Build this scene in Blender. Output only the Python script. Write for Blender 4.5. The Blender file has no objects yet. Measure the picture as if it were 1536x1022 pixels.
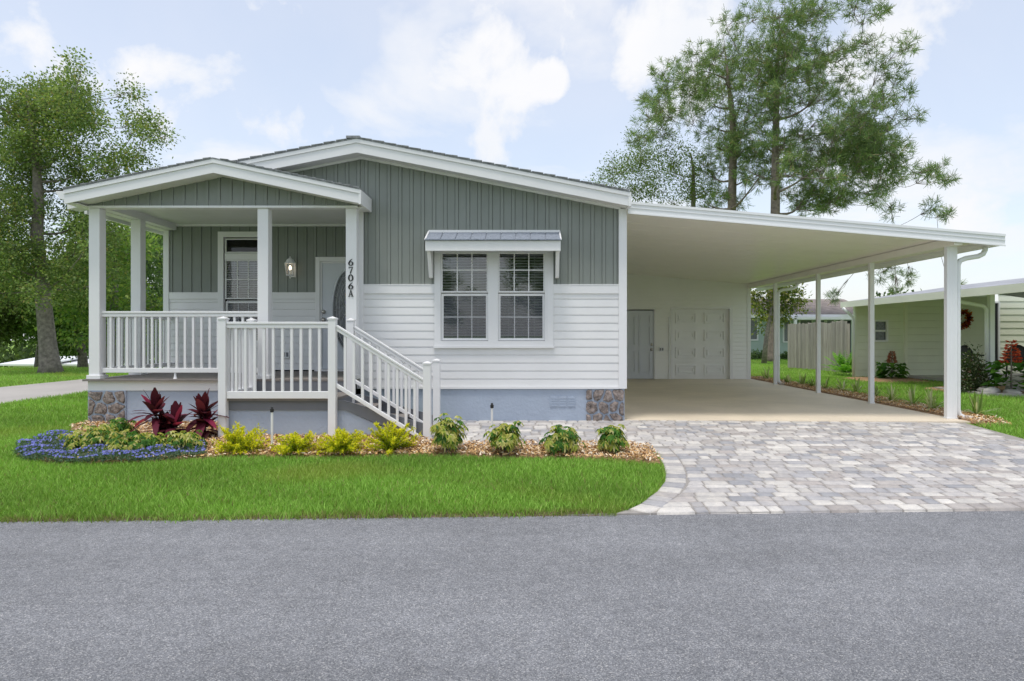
import bpy, math, random
import numpy as np
from mathutils import Vector, Matrix
R = math.radians
random.seed(7)
rng = np.random.default_rng(11)
scene = bpy.context.scene
COL = scene.collection

# ---------------------------------------------------------------- measures
EYE = 1.24
def X_(px, Y): return (px - 790.0) / 1024.0 * Y
def Z_(py, Y): return EYE - (py - 503.0) / 1024.0 * Y
def G_(px, py):
    Y = 1723.2 / (py - 456.92)
    if Y > 9.84: Y = 1269.8 / (py - 503.0)
    return X_(px, Y), Y
def edge_y(x): return 5.465 + 0.042 * x          # kerbless edge of the road
def sstep(a, b, t):
    t = np.clip((np.asarray(t, float) - a) / (b - a), 0, 1); return t * t * (3 - 2 * t)
def gz(x, y):
    x = np.asarray(x, float); y = np.asarray(y, float)
    z = -0.045 * np.clip(9.84 - y, 0, 4.6)
    return z - 4.2 * sstep(24, 60, y) * sstep(-7, -15, x)
def gzf(x, y): return float(gz(x, y))

# ---------------------------------------------------------------- objects
ROOT = {}
def tag(o, label=None, cat=None, group=None, kind=None):
    if label: o['label'] = label
    if cat: o['category'] = cat
    if group: o['group'] = group
    if kind: o['kind'] = kind
    return o
def thing(name, label, cat, loc, group=None):
    o = bpy.data.objects.new(name, None); COL.objects.link(o)
    o.location = loc; o.empty_display_size = 0.2
    ROOT[o.name] = Vector(loc)
    return tag(o, label, cat, group)
def link(name, me, parent):
    o = bpy.data.objects.new(name, me); COL.objects.link(o)
    if parent is not None: o.parent = parent
    return o
def root_of(p):
    if p is None: return Vector((0, 0, 0))
    return ROOT.get(p.name, Vector((0, 0, 0)))
def children(o): return [c for c in bpy.data.objects if c.parent == o]
def copy_tree(o, loc=None, rotz=None, scale=None, parent=None):
    c = o.copy(); COL.objects.link(c)
    if parent is not None: c.parent = parent
    if loc is not None: c.location = loc
    if rotz is not None: c.rotation_euler = (0, 0, rotz)
    if scale is not None: c.scale = (scale, scale, scale) if not isinstance(scale, tuple) else scale
    for ch in list(o.children): copy_tree(ch, parent=c)
    return c

class MB:
    """collects simple solids and links them as one mesh"""
    def __init__(s): s.v = []; s.f = []; s.m = []; s.mi = 0
    def add(s, vs, fs):
        n = len(s.v); s.v += [tuple(p) for p in vs]
        for f in fs: s.f.append(tuple(i + n for i in f)); s.m.append(s.mi)
        return s
    def box(s, x0, x1, y0, y1, z0, z1):
        return s.add([(x0,y0,z0),(x1,y0,z0),(x1,y1,z0),(x0,y1,z0),(x0,y0,z1),(x1,y0,z1),(x1,y1,z1),(x0,y1,z1)],
              [(0,3,2,1),(4,5,6,7),(0,1,5,4),(1,2,6,5),(2,3,7,6),(3,0,4,7)])
    def prism(s, poly, y0, y1):                      # polygon in x,z pushed along y
        n = len(poly)
        vs = [(x, y0, z) for x, z in poly] + [(x, y1, z) for x, z in poly]
        fs = [tuple(range(n)), tuple(range(2*n-1, n-1, -1))]
        fs += [(i, i+n, (i+1) % n + n, (i+1) % n) for i in range(n)]
        return s.add(vs, fs)
    def prism_x(s, poly, x0, x1):                    # polygon in y,z pushed along x
        n = len(poly)
        vs = [(x0, y, z) for y, z in poly] + [(x1, y, z) for y, z in poly]
        fs = [tuple(range(n-1, -1, -1)), tuple(range(n, 2*n))]
        fs += [(i, (i+1) % n, (i+1) % n + n, i+n) for i in range(n)]
        return s.add(vs, fs)
    def prism_z(s, poly, z0, z1):
        n = len(poly)
        vs = [(x, y, z0) for x, y in poly] + [(x, y, z1) for x, y in poly]
        fs = [tuple(range(n-1, -1, -1)), tuple(range(n, 2*n))]
        fs += [(i, (i+1) % n, (i+1) % n + n, i+n) for i in range(n)]
        return s.add(vs, fs)
    def beam(s, p0, p1, w, h):                       # plumb-cut rail, p = middle of the underside
        p0 = Vector(p0); p1 = Vector(p1); d = (p1 - p0); d.z = 0; d.normalize()
        n = Vector((-d.y, d.x, 0)) * (w / 2); u = Vector((0, 0, h))
        vs = [p0-n, p0+n, p0+n+u, p0-n+u, p1-n, p1+n, p1+n+u, p1-n+u]
        return s.add(vs, [(0,1,2,3),(4,7,6,5),(0,4,5,1),(1,5,6,2),(2,6,7,3),(3,7,4,0)])
    def tube(s, pts, rad, n=8, cap=True):
        pts = [Vector(p) for p in pts]
        if not hasattr(rad, '__len__'): rad = [rad] * len(pts)
        base = len(s.v); prev = None
        for i, p in enumerate(pts):
            t = (pts[min(i+1, len(pts)-1)] - pts[max(i-1, 0)])
            if t.length < 1e-9: t = Vector((0,0,1))
            t.normalize()
            if prev is None:
                a = Vector((1,0,0)) if abs(t.x) < 0.8 else Vector((0,1,0))
                u = t.cross(a).normalized()
            else:
                u = (prev - t * prev.dot(t)).normalized()
            prev = u; w = t.cross(u)
            for k in range(n):
                a = 2*math.pi*k/n
                s.v.append(tuple(p + (u*math.cos(a) + w*math.sin(a)) * rad[i]))
        for i in range(len(pts)-1):
            for k in range(n):
                a = base+i*n+k; b = base+i*n+(k+1) % n
                s.f.append((a, b, b+n, a+n)); s.m.append(s.mi)
        if cap:
            s.f.append(tuple(base+k for k in range(n-1, -1, -1))); s.m.append(s.mi)
            e = base+(len(pts)-1)*n
            s.f.append(tuple(e+k for k in range(n))); s.m.append(s.mi)
        return s
    def lathe(s, prof, c=(0,0,0), n=16):             # prof: (radius, z)
        base = len(s.v)
        for r, z in prof:
            for k in range(n):
                a = 2*math.pi*k/n
                s.v.append((c[0]+r*math.cos(a), c[1]+r*math.sin(a), c[2]+z))
        for i in range(len(prof)-1):
            for k in range(n):
                a = base+i*n+k; b = base+i*n+(k+1) % n
                s.f.append((a, b, b+n, a+n)); s.m.append(s.mi)
        s.f.append(tuple(base+k for k in range(n-1, -1, -1))); s.m.append(s.mi)
        e = base+(len(prof)-1)*n
        s.f.append(tuple(e+k for k in range(n))); s.m.append(s.mi)
        return s
    def build(s, name, mat, parent=None, bevel=0, smooth=False, world=True):
        me = bpy.data.meshes.new(name)
        off = root_of(parent) if world else Vector((0,0,0))
        me.from_pydata([(x-off.x, y-off.y, z-off.z) for x, y, z in s.v], [], s.f)
        for m in (mat if isinstance(mat, (list, tuple)) else [mat]): me.materials.append(m)
        if isinstance(mat, (list, tuple)): me.polygons.foreach_set('material_index', s.m)
        if smooth: me.polygons.foreach_set('use_smooth', [True]*len(me.polygons))
        me.update()
        o = link(name, me, parent)
        if parent is not None: ROOT[o.name] = off
        if bevel:
            b = o.modifiers.new('bevel', 'BEVEL'); b.width = bevel; b.segments = 2; b.limit_method = 'ANGLE'
        return o

def np_mesh(name, V, F, mat, parent=None, C=None, world=True, smooth=False, UV=None):
    """V (n,3), F (m,k) all the same k"""
    off = root_of(parent) if world else Vector((0,0,0))
    V = np.asarray(V, np.float32) - np.array(off, np.float32)
    F = np.asarray(F, np.int32); m, k = F.shape
    me = bpy.data.meshes.new(name)
    me.vertices.add(len(V)); me.vertices.foreach_set('co', V.ravel())
    me.loops.add(m*k); me.loops.foreach_set('vertex_index', F.ravel())
    me.polygons.add(m)
    me.polygons.foreach_set('loop_start', np.arange(0, m*k, k, dtype=np.int32))
    me.polygons.foreach_set('loop_total', np.full(m, k, np.int32))
    if C is not None:
        a = me.color_attributes.new('tint', 'FLOAT_COLOR', 'POINT')
        c4 = np.ones((len(V), 4), np.float32); c4[:, :3] = C
        a.data.foreach_set('color', c4.ravel())
    me.materials.append(mat); me.update(calc_edges=True)
    if smooth: me.polygons.foreach_set('use_smooth', np.ones(m, bool))
    o = link(name, me, parent)
    if parent is not None: ROOT[o.name] = off
    return o

# ---------------------------------------------------------------- materials
def nodes_of(name):
    m = bpy.data.materials.new(name); m.use_nodes = True
    nt = m.node_tree; return m, nt, nt.nodes, nt.links, nt.nodes['Principled BSDF']
def N(nt, kind, **kw):
    n = nt.nodes.new(kind)
    for k, v in kw.items():
        if k in n.inputs: n.inputs[k].default_value = v
        else: setattr(n, k, v)
    return n
def noise(nt, vec, scale, detail=4, rough=0.55, dist=0.0):
    n = N(nt, 'ShaderNodeTexNoise'); n.inputs['Scale'].default_value = scale
    n.inputs['Detail'].default_value = detail; n.inputs['Roughness'].default_value = rough
    n.inputs['Distortion'].default_value = dist
    if vec is not None: nt.links.new(vec, n.inputs['Vector'])
    return n
def ramp(nt, fac, stops):
    r = N(nt, 'ShaderNodeValToRGB')
    while len(r.color_ramp.elements) < len(stops): r.color_ramp.elements.new(0.5)
    for e, (p, c) in zip(r.color_ramp.elements, stops):
        e.position = p; e.color = (*c, 1) if len(c) == 3 else c
    nt.links.new(fac, r.inputs['Fac']); return r
def mixc(nt, fac, a, b, mode='MIX'):
    m = N(nt, 'ShaderNodeMix'); m.data_type = 'RGBA'; m.blend_type = mode
    for sock, v in ((m.inputs[0], fac), (m.inputs[6], a), (m.inputs[7], b)):
        if hasattr(v, 'is_output'): nt.links.new(v, sock)
        elif isinstance(v, (int, float)): sock.default_value = v
        else: sock.default_value = (*v, 1)
    return m.outputs[2]
def bump(nt, b, h, strength=0.3, dist=0.01):
    n = N(nt, 'ShaderNodeBump'); n.inputs['Strength'].default_value = strength; n.inputs['Distance'].default_value = dist
    nt.links.new(h, n.inputs['Height']); nt.links.new(n.outputs['Normal'], b.inputs['Normal'])
def pmat(name, c, rough=0.5, var=0.06, vscale=3.0, bs=0, bscale=60, metal=0, spec=None, dirt=0, dcol=(0.2,0.18,0.15)):
    m, nt, nd, lk, b = nodes_of(name)
    co = N(nt, 'ShaderNodeTexCoord').outputs['Object']
    n1 = noise(nt, co, vscale, 5)
    d = tuple(min(1, x*(1-var)) for x in c); l = tuple(min(1, x*(1+var)) for x in c)
    col = ramp(nt, n1.outputs[0], [(0.3, d), (0.7, l)]).outputs[0]
    if dirt:
        n3 = noise(nt, co, vscale*2.3, 8, 0.7)
        f = ramp(nt, n3.outputs[0], [(0.5, (0,0,0)), (0.8, (dirt,)*3)]).outputs[0]
        col = mixc(nt, f, col, dcol)
    lk.new(col, b.inputs['Base Color'])
    b.inputs['Roughness'].default_value = rough; b.inputs['Metallic'].default_value = metal
    if spec is not None: b.inputs['Specular IOR Level'].default_value = spec
    if bs:
        n2 = noise(nt, co, bscale, 4); bump(nt, b, n2.outputs[0], bs, 0.01)
    return m
def leafmat(name, trans=0.35, rough=0.5, gain=1.0):
    m, nt, nd, lk, b = nodes_of(name)
    at = N(nt, 'ShaderNodeAttribute'); at.attribute_name = 'tint'
    c = at.outputs['Color']
    if gain != 1.0: c = mixc(nt, 1.0, c, (gain,)*3, 'MULTIPLY')
    lk.new(c, b.inputs['Base Color']); b.inputs['Roughness'].default_value = rough
    b.inputs['Specular IOR Level'].default_value = 0.15
    t = N(nt, 'ShaderNodeBsdfTranslucent'); lk.new(mixc(nt, 1.0, c, (1.25, 1.3, 0.7), 'MULTIPLY'), t.inputs['Color'])
    mx = N(nt, 'ShaderNodeMixShader'); mx.inputs[0].default_value = trans
    lk.new(b.outputs[0], mx.inputs[1]); lk.new(t.outputs[0], mx.inputs[2])
    lk.new(mx.outputs[0], nd['Material Output'].inputs['Surface'])
    return m
def glassmat(name, ior=1.75, tint=(0.8,0.85,0.85)):
    m, nt, nd, lk, b = nodes_of(name)
    nd.remove(b)
    fr = N(nt, 'ShaderNodeFresnel'); fr.inputs['IOR'].default_value = ior
    tr = N(nt, 'ShaderNodeBsdfTransparent'); tr.inputs[0].default_value = (*tint, 1)
    gl = N(nt, 'ShaderNodeBsdfGlossy'); gl.inputs['Roughness'].default_value = 0.01
    mx = N(nt, 'ShaderNodeMixShader')
    lk.new(fr.outputs[0], mx.inputs[0]); lk.new(tr.outputs[0], mx.inputs[1]); lk.new(gl.outputs[0], mx.inputs[2])
    lk.new(mx.outputs[0], nd['Material Output'].inputs['Surface'])
    return m

M = {}
M['white'] = pmat('white_vinyl', (0.77, 0.77, 0.77), 0.40, 0.035, 1.5, 0.10, 9, dirt=0.10, dcol=(0.55,0.54,0.50))
M['garage_vinyl'] = pmat('garage_vinyl', (0.85, 0.85, 0.83), 0.4, 0.02, 1.5)
M['white_trim'] = pmat('white_trim_paint', (0.78, 0.78, 0.785), 0.42, 0.02, 2.0)
M['batten'] = pmat('grey_green_vinyl', (0.230, 0.250, 0.228), 0.5, 0.05, 2.5, 0.08, 90)
M['stucco'] = pmat('blue_grey_stucco', (0.375, 0.435, 0.53), 0.85, 0.05, 2.0, 0.7, 22)
M['mortar'] = M['stucco']
M['stone'] = pmat('brown_stone', (0.21, 0.17, 0.15), 0.85, 0.75, 18.0, 0.8, 40, dirt=1.0, dcol=(0.42, 0.41, 0.42))
M['deck'] = pmat('composite_deck_board', (0.20, 0.18, 0.165), 0.7, 0.12, 6.0, 0.2, 40)
M['rim'] = pmat('dark_grey_paint', (0.165, 0.175, 0.195), 0.6, 0.06, 3.0)
M['shingle'] = pmat('grey_shingle', (0.26, 0.27, 0.28), 0.9, 0.35, 18.0, 0.6, 120)
M['awn_shingle'] = pmat('blue_grey_shingle', (0.23, 0.26, 0.31), 0.9, 0.3, 40.0, 0.6, 150)
M['soffit'] = pmat('white_soffit', (0.74, 0.74, 0.72), 0.5, 0.03)
M['pan'] = pmat('carport_pan', (0.86, 0.84, 0.77), 0.35, 0.02, 0.7)
M['alu'] = pmat('white_aluminium', (0.80, 0.81, 0.82), 0.35, 0.02, 2.0)
M['door'] = pmat('door_paint', (0.62, 0.65, 0.70), 0.35, 0.02, 2.0)
M['gdoor'] = pmat('garage_paint', (0.84, 0.84, 0.83), 0.4, 0.02, 2.0)
M['glass'] = glassmat('window_glass', 2.3)
M['glassdk'] = glassmat('transom_glass', 1.6, (0.35, 0.42, 0.42))
M['lead'] = pmat('lead_came', (0.45, 0.46, 0.48), 0.35, 0.05, 5, metal=0.8)
M['bevel'] = pmat('textured_glass', (0.10, 0.11, 0.13), 0.12, 0.5, 25.0, 0.5, 60, spec=0.9)
M['amber'] = pmat('amber_glass', (0.32, 0.17, 0.05), 0.15, 0.1)
M['blueg'] = pmat('blue_glass', (0.05, 0.07, 0.30), 0.15, 0.1)
M['blind'] = pmat('blind_slat', (0.78, 0.78, 0.77), 0.5, 0.02)
M['nickel'] = pmat('brushed_nickel', (0.55, 0.52, 0.48), 0.3, 0.05, metal=1.0)
M['black'] = pmat('black_plastic', (0.015, 0.015, 0.016), 0.45, 0.1)
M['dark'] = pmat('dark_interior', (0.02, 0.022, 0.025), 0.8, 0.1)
M['bark_oak'] = pmat('grey_bark', (0.20, 0.175, 0.155), 0.95, 0.45, 9.0, 1.0, 14, dirt=0.6, dcol=(0.10,0.085,0.075))
M['bark_pine'] = pmat('pine_bark', (0.21, 0.17, 0.145), 0.95, 0.4, 6.0, 1.0, 10, dirt=0.5, dcol=(0.21,0.18,0.165))
M['leaf'] = leafmat('leaf', 0.45)
M['grassblade'] = leafmat('grass_blade', 0.3, 0.45)
M['needle'] = leafmat('pine_needle', 0.4)
M['petal'] = leafmat('petal', 0.25)
M['cream'] = pmat('cream_siding', (0.74, 0.76, 0.62), 0.6, 0.05, 1.5)
M['creamtrim'] = pmat('cream_trim', (0.78, 0.79, 0.63), 0.6, 0.05, 1.5)
M['mint'] = pmat('mint_wall', (0.42, 0.52, 0.47), 0.7, 0.06, 1.0)
M['redroof'] = pmat('weathered_brown_roof', (0.23, 0.195, 0.18), 0.9, 0.35, 3.0)
M['oldroof'] = pmat('weathered_grey_roof', (0.33, 0.34, 0.37), 0.8, 0.25, 2.0, 0.3, 20, dirt=0.5, dcol=(0.16,0.16,0.17))
M['fence_'] = pmat('weathered_wood', (0.31, 0.285, 0.255), 0.9, 0.3, 6.0, 0.4, 30, dirt=0.4, dcol=(0.16,0.14,0.125))
M['rock'] = pmat('pale_rock', (0.45, 0.43, 0.40), 0.9, 0.3, 6.0, 0.8, 12)

def m_wood():
    m, nt, nd, lk, b = nodes_of('weathered_board')
    co = N(nt, 'ShaderNodeTexCoord').outputs['Object']; oi = N(nt, 'ShaderNodeObjectInfo')
    mp = N(nt, 'ShaderNodeMapping'); mp.inputs['Scale'].default_value = (16, 16, 0.8); lk.new(co, mp.inputs['Vector'])
    n1 = noise(nt, mp.outputs[0], 2.0, 6, 0.65, 0.4)
    c = ramp(nt, n1.outputs[0], [(0.25, (0.17,0.15,0.135)), (0.5, (0.33,0.30,0.27)), (0.8, (0.46,0.43,0.39))]).outputs[0]
    c = mixc(nt, 1.0, c, ramp(nt, oi.outputs['Random'], [(0, (0.75,0.75,0.74)), (1, (1.2,1.18,1.15))]).outputs[0], 'MULTIPLY')
    lk.new(c, b.inputs['Base Color']); b.inputs['Roughness'].default_value = 0.9; bump(nt, b, n1.outputs[0], 0.5, 0.01); return m
M['fence'] = m_wood()
def m_asphalt():
    m, nt, nd, lk, b = nodes_of('chip_seal_asphalt')
    co = N(nt, 'ShaderNodeTexCoord').outputs['Object']
    v = N(nt, 'ShaderNodeTexVoronoi'); v.inputs['Scale'].default_value = 185; lk.new(co, v.inputs['Vector'])
    sep = N(nt, 'ShaderNodeSeparateColor'); lk.new(v.outputs['Color'], sep.inputs[0])
    chips = ramp(nt, sep.outputs[0], [(0.0, (0.10,0.103,0.112)), (0.30, (0.15,0.155,0.168)), (0.70, (0.215,0.22,0.235)), (0.92, (0.30,0.302,0.31)), (1.0, (0.42,0.41,0.40))]).outputs[0]
    big = noise(nt, co, 0.55, 6, 0.6)
    f = ramp(nt, big.outputs[0], [(0.3, (0.88,)*3), (0.7, (1.12,)*3)]).outputs[0]
    col = mixc(nt, 1.0, chips, f, 'MULTIPLY')
    mid = noise(nt, co, 9, 5, 0.7)
    col = mixc(nt, 1.0, col, ramp(nt, mid.outputs[0], [(0.3, (0.86,)*3), (0.7, (1.14,)*3)]).outputs[0], 'MULTIPLY')
    mw = N(nt, 'ShaderNodeMapping'); mw.inputs['Scale'].default_value = (0.10, 1.5, 1); lk.new(co, mw.inputs['Vector'])
    wear = noise(nt, mw.outputs[0], 1.3, 5, 0.6, 0.2)
    col = mixc(nt, 1.0, col, ramp(nt, wear.outputs[0], [(0.32, (0.92,)*3), (0.68, (1.08,)*3)]).outputs[0], 'MULTIPLY')
    # faint rusty smears dragged from the lawn
    mp = N(nt, 'ShaderNodeMapping'); mp.inputs['Rotation'].default_value = (0,0,0.75); mp.inputs['Scale'].default_value = (0.7, 5, 1)
    lk.new(co, mp.inputs['Vector'])
    st = noise(nt, mp.outputs[0], 1.1, 4, 0.6)
    sf = ramp(nt, st.outputs[0], [(0.70, (0,0,0)), (0.80, (0.30,)*3)]).outputs[0]
    col = mixc(nt, sf, col, (0.22, 0.18, 0.12))
    lk.new(col, b.inputs['Base Color']); b.inputs['Roughness'].default_value = 0.85
    bump(nt, b, v.outputs['Distance'], 0.6, 0.004)
    return m
M['asphalt'] = m_asphalt()
def m_paver():
    m, nt, nd, lk, b = nodes_of('tumbled_paver')
    at = N(nt, 'ShaderNodeAttribute'); at.attribute_name = 'tint'
    co = N(nt, 'ShaderNodeTexCoord').outputs['Object']
    n1 = noise(nt, co, 14, 6, 0.65)
    col = mixc(nt, 1.0, at.outputs['Color'], ramp(nt, n1.outputs[0], [(0.25, (0.75,0.76,0.80)), (0.75, (1.2,1.18,1.14))]).outputs[0], 'MULTIPLY')
    n2 = noise(nt, co, 130, 3, 0.6)
    col = mixc(nt, 1.0, col, ramp(nt, n2.outputs[0], [(0.3, (0.88,)*3), (0.7, (1.1,)*3)]).outputs[0], 'MULTIPLY')
    lk.new(col, b.inputs['Base Color']); b.inputs['Roughness'].default_value = 0.75
    bump(nt, b, n2.outputs[0], 0.4, 0.004)
    return m
M['paver'] = m_paver()
def m_concrete(name, c, stains=0.35):
    m, nt, nd, lk, b = nodes_of(name)
    co = N(nt, 'ShaderNodeTexCoord').outputs['Object']
    n1 = noise(nt, co, 0.7, 7, 0.6, 0.5)
    col = ramp(nt, n1.outputs[0], [(0.3, tuple(x*0.86 for x in c)), (0.7, tuple(x*1.08 for x in c))]).outputs[0]
    n2 = noise(nt, co, 3.1, 8, 0.7)
    f = ramp(nt, n2.outputs[0], [(0.55, (0,0,0)), (0.85, (stains,)*3)]).outputs[0]
    col = mixc(nt, f, col, tuple(x*0.6 for x in c))
    n3 = noise(nt, co, 90, 3)
    col = mixc(nt, 1.0, col, ramp(nt, n3.outputs[0], [(0.3, (0.92,)*3), (0.7, (1.07,)*3)]).outputs[0], 'MULTIPLY')
    lk.new(col, b.inputs['Base Color']); b.inputs['Roughness'].default_value = 0.55
    bump(nt, b, n3.outputs[0], 0.25, 0.004)
    return m
M['slab'] = m_concrete('beige_concrete', (0.75, 0.65, 0.51))
M['lane'] = m_concrete('grey_concrete', (0.44, 0.41, 0.385))
def m_ground():
    m, nt, nd, lk, b = nodes_of('lawn_ground')
    co = N(nt, 'ShaderNodeTexCoord').outputs['Object']
    n1 = noise(nt, co, 0.35, 6, 0.6); n2 = noise(nt, co, 28, 5, 0.7); n3 = noise(nt, co, 3.0, 5, 0.6)
    c = ramp(nt, n1.outputs[0], [(0.3, (0.15,0.27,0.03)), (0.7, (0.21,0.34,0.045))]).outputs[0]
    c = mixc(nt, 1.0, c, ramp(nt, n2.outputs[0], [(0.3, (0.6,0.62,0.5)), (0.7, (1.3,1.25,1.3))]).outputs[0], 'MULTIPLY')
    c = mixc(nt, ramp(nt, n3.outputs[0], [(0.55, (0,0,0)), (0.8, (0.35,)*3)]).outputs[0], c, (0.15, 0.17, 0.05))
    lk.new(c, b.inputs['Base Color']); b.inputs['Roughness'].default_value = 0.95
    bump(nt, b, n2.outputs[0], 0.8, 0.03)
    return m
M['ground'] = m_ground()
M['mulch'] = pmat('mulch_base', (0.34, 0.21, 0.11), 0.95, 0.5, 30.0, 1.0, 60, dirt=0.6, dcol=(0.10,0.06,0.035))
M['chip'] = leafmat('wood_chip', 0.0, 0.85)
def m_emit(name, c, s):
    m, nt, nd, lk, b = nodes_of(name)
    b.inputs['Emission Color'].default_value = (*c, 1); b.inputs['Emission Strength'].default_value = s
    b.inputs['Base Color'].default_value = (*c, 1)
    return m
M['bulb'] = m_emit('warm_bulb', (1.0, 0.86, 0.66), 2.2)
M['lampglass'] = glassmat('lamp_glass', 1.5, (0.9, 0.9, 0.88))
# ---------------------------------------------------------------- camera, light, sky
cam = bpy.data.cameras.new('camera'); camo = bpy.data.objects.new('camera', cam); COL.objects.link(camo)
camo.location = (0, 0, EYE); camo.rotation_euler = (R(90), 0, 0)
cam.sensor_width = 36; cam.lens = 24; cam.shift_x = -22/1536; cam.shift_y = -8/1536
cam.clip_start = 0.05; cam.clip_end = 3000
scene.camera = camo
SUN_EL, SUN_AZ = R(74), R(205)                       # azimuth: clockwise from +Y
sd = bpy.data.lights.new('sun', 'SUN'); sd.energy = 1.5; sd.angle = R(14); sd.color = (1.0, 0.955, 0.89)
so = bpy.data.objects.new('sun', sd); COL.objects.link(so)
dirv = Vector((math.sin(SUN_AZ)*math.cos(SUN_EL), math.cos(SUN_AZ)*math.cos(SUN_EL), math.sin(SUN_EL)))
so.rotation_euler = (-dirv).to_track_quat('-Z', 'Y').to_euler()
so.location = (0, 0, 40)
W = bpy.data.worlds.new('World'); scene.world = W; W.use_nodes = True
nt = W.node_tree; nd = nt.nodes; lk = nt.links
bg = nd['Background']; out = nd['World Output']
sky = N(nt, 'ShaderNodeTexSky'); sky.sky_type = 'NISHITA'; sky.sun_disc = False
sky.sun_elevation = SUN_EL; sky.sun_rotation = SUN_AZ; sky.air_density = 1.0; sky.dust_density = 1.6; sky.ozone_density = 1.2
lk.new(sky.outputs[0], bg.inputs['Color']); bg.inputs['Strength'].default_value = 0.15
tc = N(nt, 'ShaderNodeTexCoord'); gen = tc.outputs['Generated']
sx = N(nt, 'ShaderNodeSeparateXYZ'); lk.new(gen, sx.inputs[0])
def mth(op, a, b=None, c=None, clamp=False):
    n = N(nt, 'ShaderNodeMath'); n.operation = op; n.use_clamp = clamp
    for i, v in enumerate((a, b, c)):
        if v is None: continue
        if hasattr(v, 'is_output'): lk.new(v, n.inputs[i])
        else: n.inputs[i].default_value = v
    return n.outputs[0]
zc = mth('MAXIMUM', sx.outputs[2], 0.0)
den = mth('ADD', zc, 0.22)
cx = N(nt, 'ShaderNodeCombineXYZ')
lk.new(mth('DIVIDE', sx.outputs[0], den), cx.inputs[0]); lk.new(mth('DIVIDE', sx.outputs[1], den), cx.inputs[1])
thin = noise(nt, cx.outputs[0], 1.15, 9, 0.56, 0.35)
det = noise(nt, gen, 7.5, 9, 0.58, 0.25)
hi = noise(nt, gen, 3.2, 7, 0.55, 0.4)
def dirpx(px, py):
    return Vector(((px-790)/1024, 1, (503-py)/1024)).normalized()
acc = None
# heaped clouds: direction, angular radius (deg), weight
for px, py, rad, wt in [(660,110,5.2,.8),(735,150,4.2,.8),(610,125,3.0,.8),(700,80,3.6,.9),(820,125,1.5,.9),(450,70,8.5,.62),(560,45,6,.6),(300,30,9,.5),(260,130,6,.55),
                        (1010,90,4.4,.95),(1060,30,5,.8),(1200,60,8,.6),(1480,290,2.8,.95),(1510,330,2.5,.8),(1420,60,10,.6),(1430,190,4.5,.6),(900,40,5,.4),
                        (300,225,6,.5),(60,130,5,.35),(1470,180,4,.55),(50,30,5,.3),(330,130,2.6,.6)]:
    d = dirpx(px, py)
    dot = N(nt, 'ShaderNodeVectorMath'); dot.operation = 'DOT_PRODUCT'
    lk.new(gen, dot.inputs[0]); dot.inputs[1].default_value = d
    mr = N(nt, 'ShaderNodeMapRange'); mr.interpolation_type = 'SMOOTHSTEP'
    lk.new(dot.outputs['Value'], mr.inputs[0])
    mr.inputs[1].default_value = math.cos(R(rad*1.9)); mr.inputs[2].default_value = 1.0
    mr.inputs[3].default_value = 0; mr.inputs[4].default_value = wt
    acc = mr.outputs[0] if acc is None else mth('MAXIMUM', acc, mr.outputs[0])
heap = mth('ADD', mth('MULTIPLY', acc, 0.95), mth('ADD', mth('MULTIPLY', mth('SUBTRACT', det.outputs[0], 0.5), 2.6), mth('MULTIPLY', mth('SUBTRACT', hi.outputs[0], 0.5), 1.6)))
hf = N(nt, 'ShaderNodeMapRange'); hf.interpolation_type = 'SMOOTHSTEP'; lk.new(heap, hf.inputs[0])
hf.inputs[1].default_value = 0.22; hf.inputs[2].default_value = 1.05
tf = N(nt, 'ShaderNodeMapRange'); tf.interpolation_type = 'SMOOTHSTEP'; lk.new(thin.outputs[0], tf.inputs[0])
tf.inputs[1].default_value = 0.34; tf.inputs[2].default_value = 0.64; tf.inputs[4].default_value = 0.94
cov = mth('MAXIMUM', hf.outputs[0], tf.outputs[0])
cov = mth('MAXIMUM', cov, 0.54)
haz = N(nt, 'ShaderNodeMapRange'); lk.new(zc, haz.inputs[0]); haz.interpolation_type = 'SMOOTHSTEP'
haz.inputs[1].default_value = 0.0; haz.inputs[2].default_value = 0.30; haz.inputs[3].default_value = 0.75; haz.inputs[4].default_value = 0.0
cov = mth('MAXIMUM', cov, haz.outputs[0])
bc = N(nt, 'ShaderNodeBackground'); bc.inputs['Strength'].default_value = 0.64
ccol = ramp(nt, hi.outputs[0], [(0.35, (0.90, 0.935, 1.0)), (0.62, (1.0, 1.0, 1.02))])
lk.new(ccol.outputs[0], bc.inputs['Color'])
ms = N(nt, 'ShaderNodeMixShader'); lk.new(cov, ms.inputs[0]); lk.new(bg.outputs[0], ms.inputs[1]); lk.new(bc.outputs[0], ms.inputs[2])
lk.new(ms.outputs[0], out.inputs['Surface'])
vs = scene.view_settings; vs.view_transform = 'Standard'; vs.look = 'None'; vs.exposure = 0.62
scene.cycles.diffuse_bounces = 6; scene.cycles.max_bounces = 12; scene.cycles.transparent_max_bounces = 16; vs.gamma = 1.0; vs.use_curve_mapping = False

# ---------------------------------------------------------------- ground, road, lane, slab, drive
def grid_sheet(name, xs, rows, mat, label_kind='structure'):
    """rows: list of functions x -> (y, z)"""
    V = []; nx = len(xs)
    for r in rows:
        for x in xs: y, z = r(x); V.append((x, y, z))
    F = [(j*nx+i, j*nx+i+1, (j+1)*nx+i+1, (j+1)*nx+i) for j in range(len(rows)-1) for i in range(nx-1)]
    o = np_mesh(name, V, F, mat); o['kind'] = label_kind; return o
xs = [-500,-250,-120,-80,-60,-50,-42,-36,-32,-28,-25,-22,-20,-18,-16,-15,-14,-13,-12,-11,-10,-9,-8,-7,-6,-4,-2,0,2,4,6,8,10,14,20,40,100,250,500]
rows = []
for y in (-900,-300,-100,-40,-12): rows.append(lambda x, y=y: (y, -0.19))
rows.append(lambda x: (edge_y(x)-9.0, -0.19)); rows.append(lambda x: (edge_y(x)-8.99, -0.30))
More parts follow.
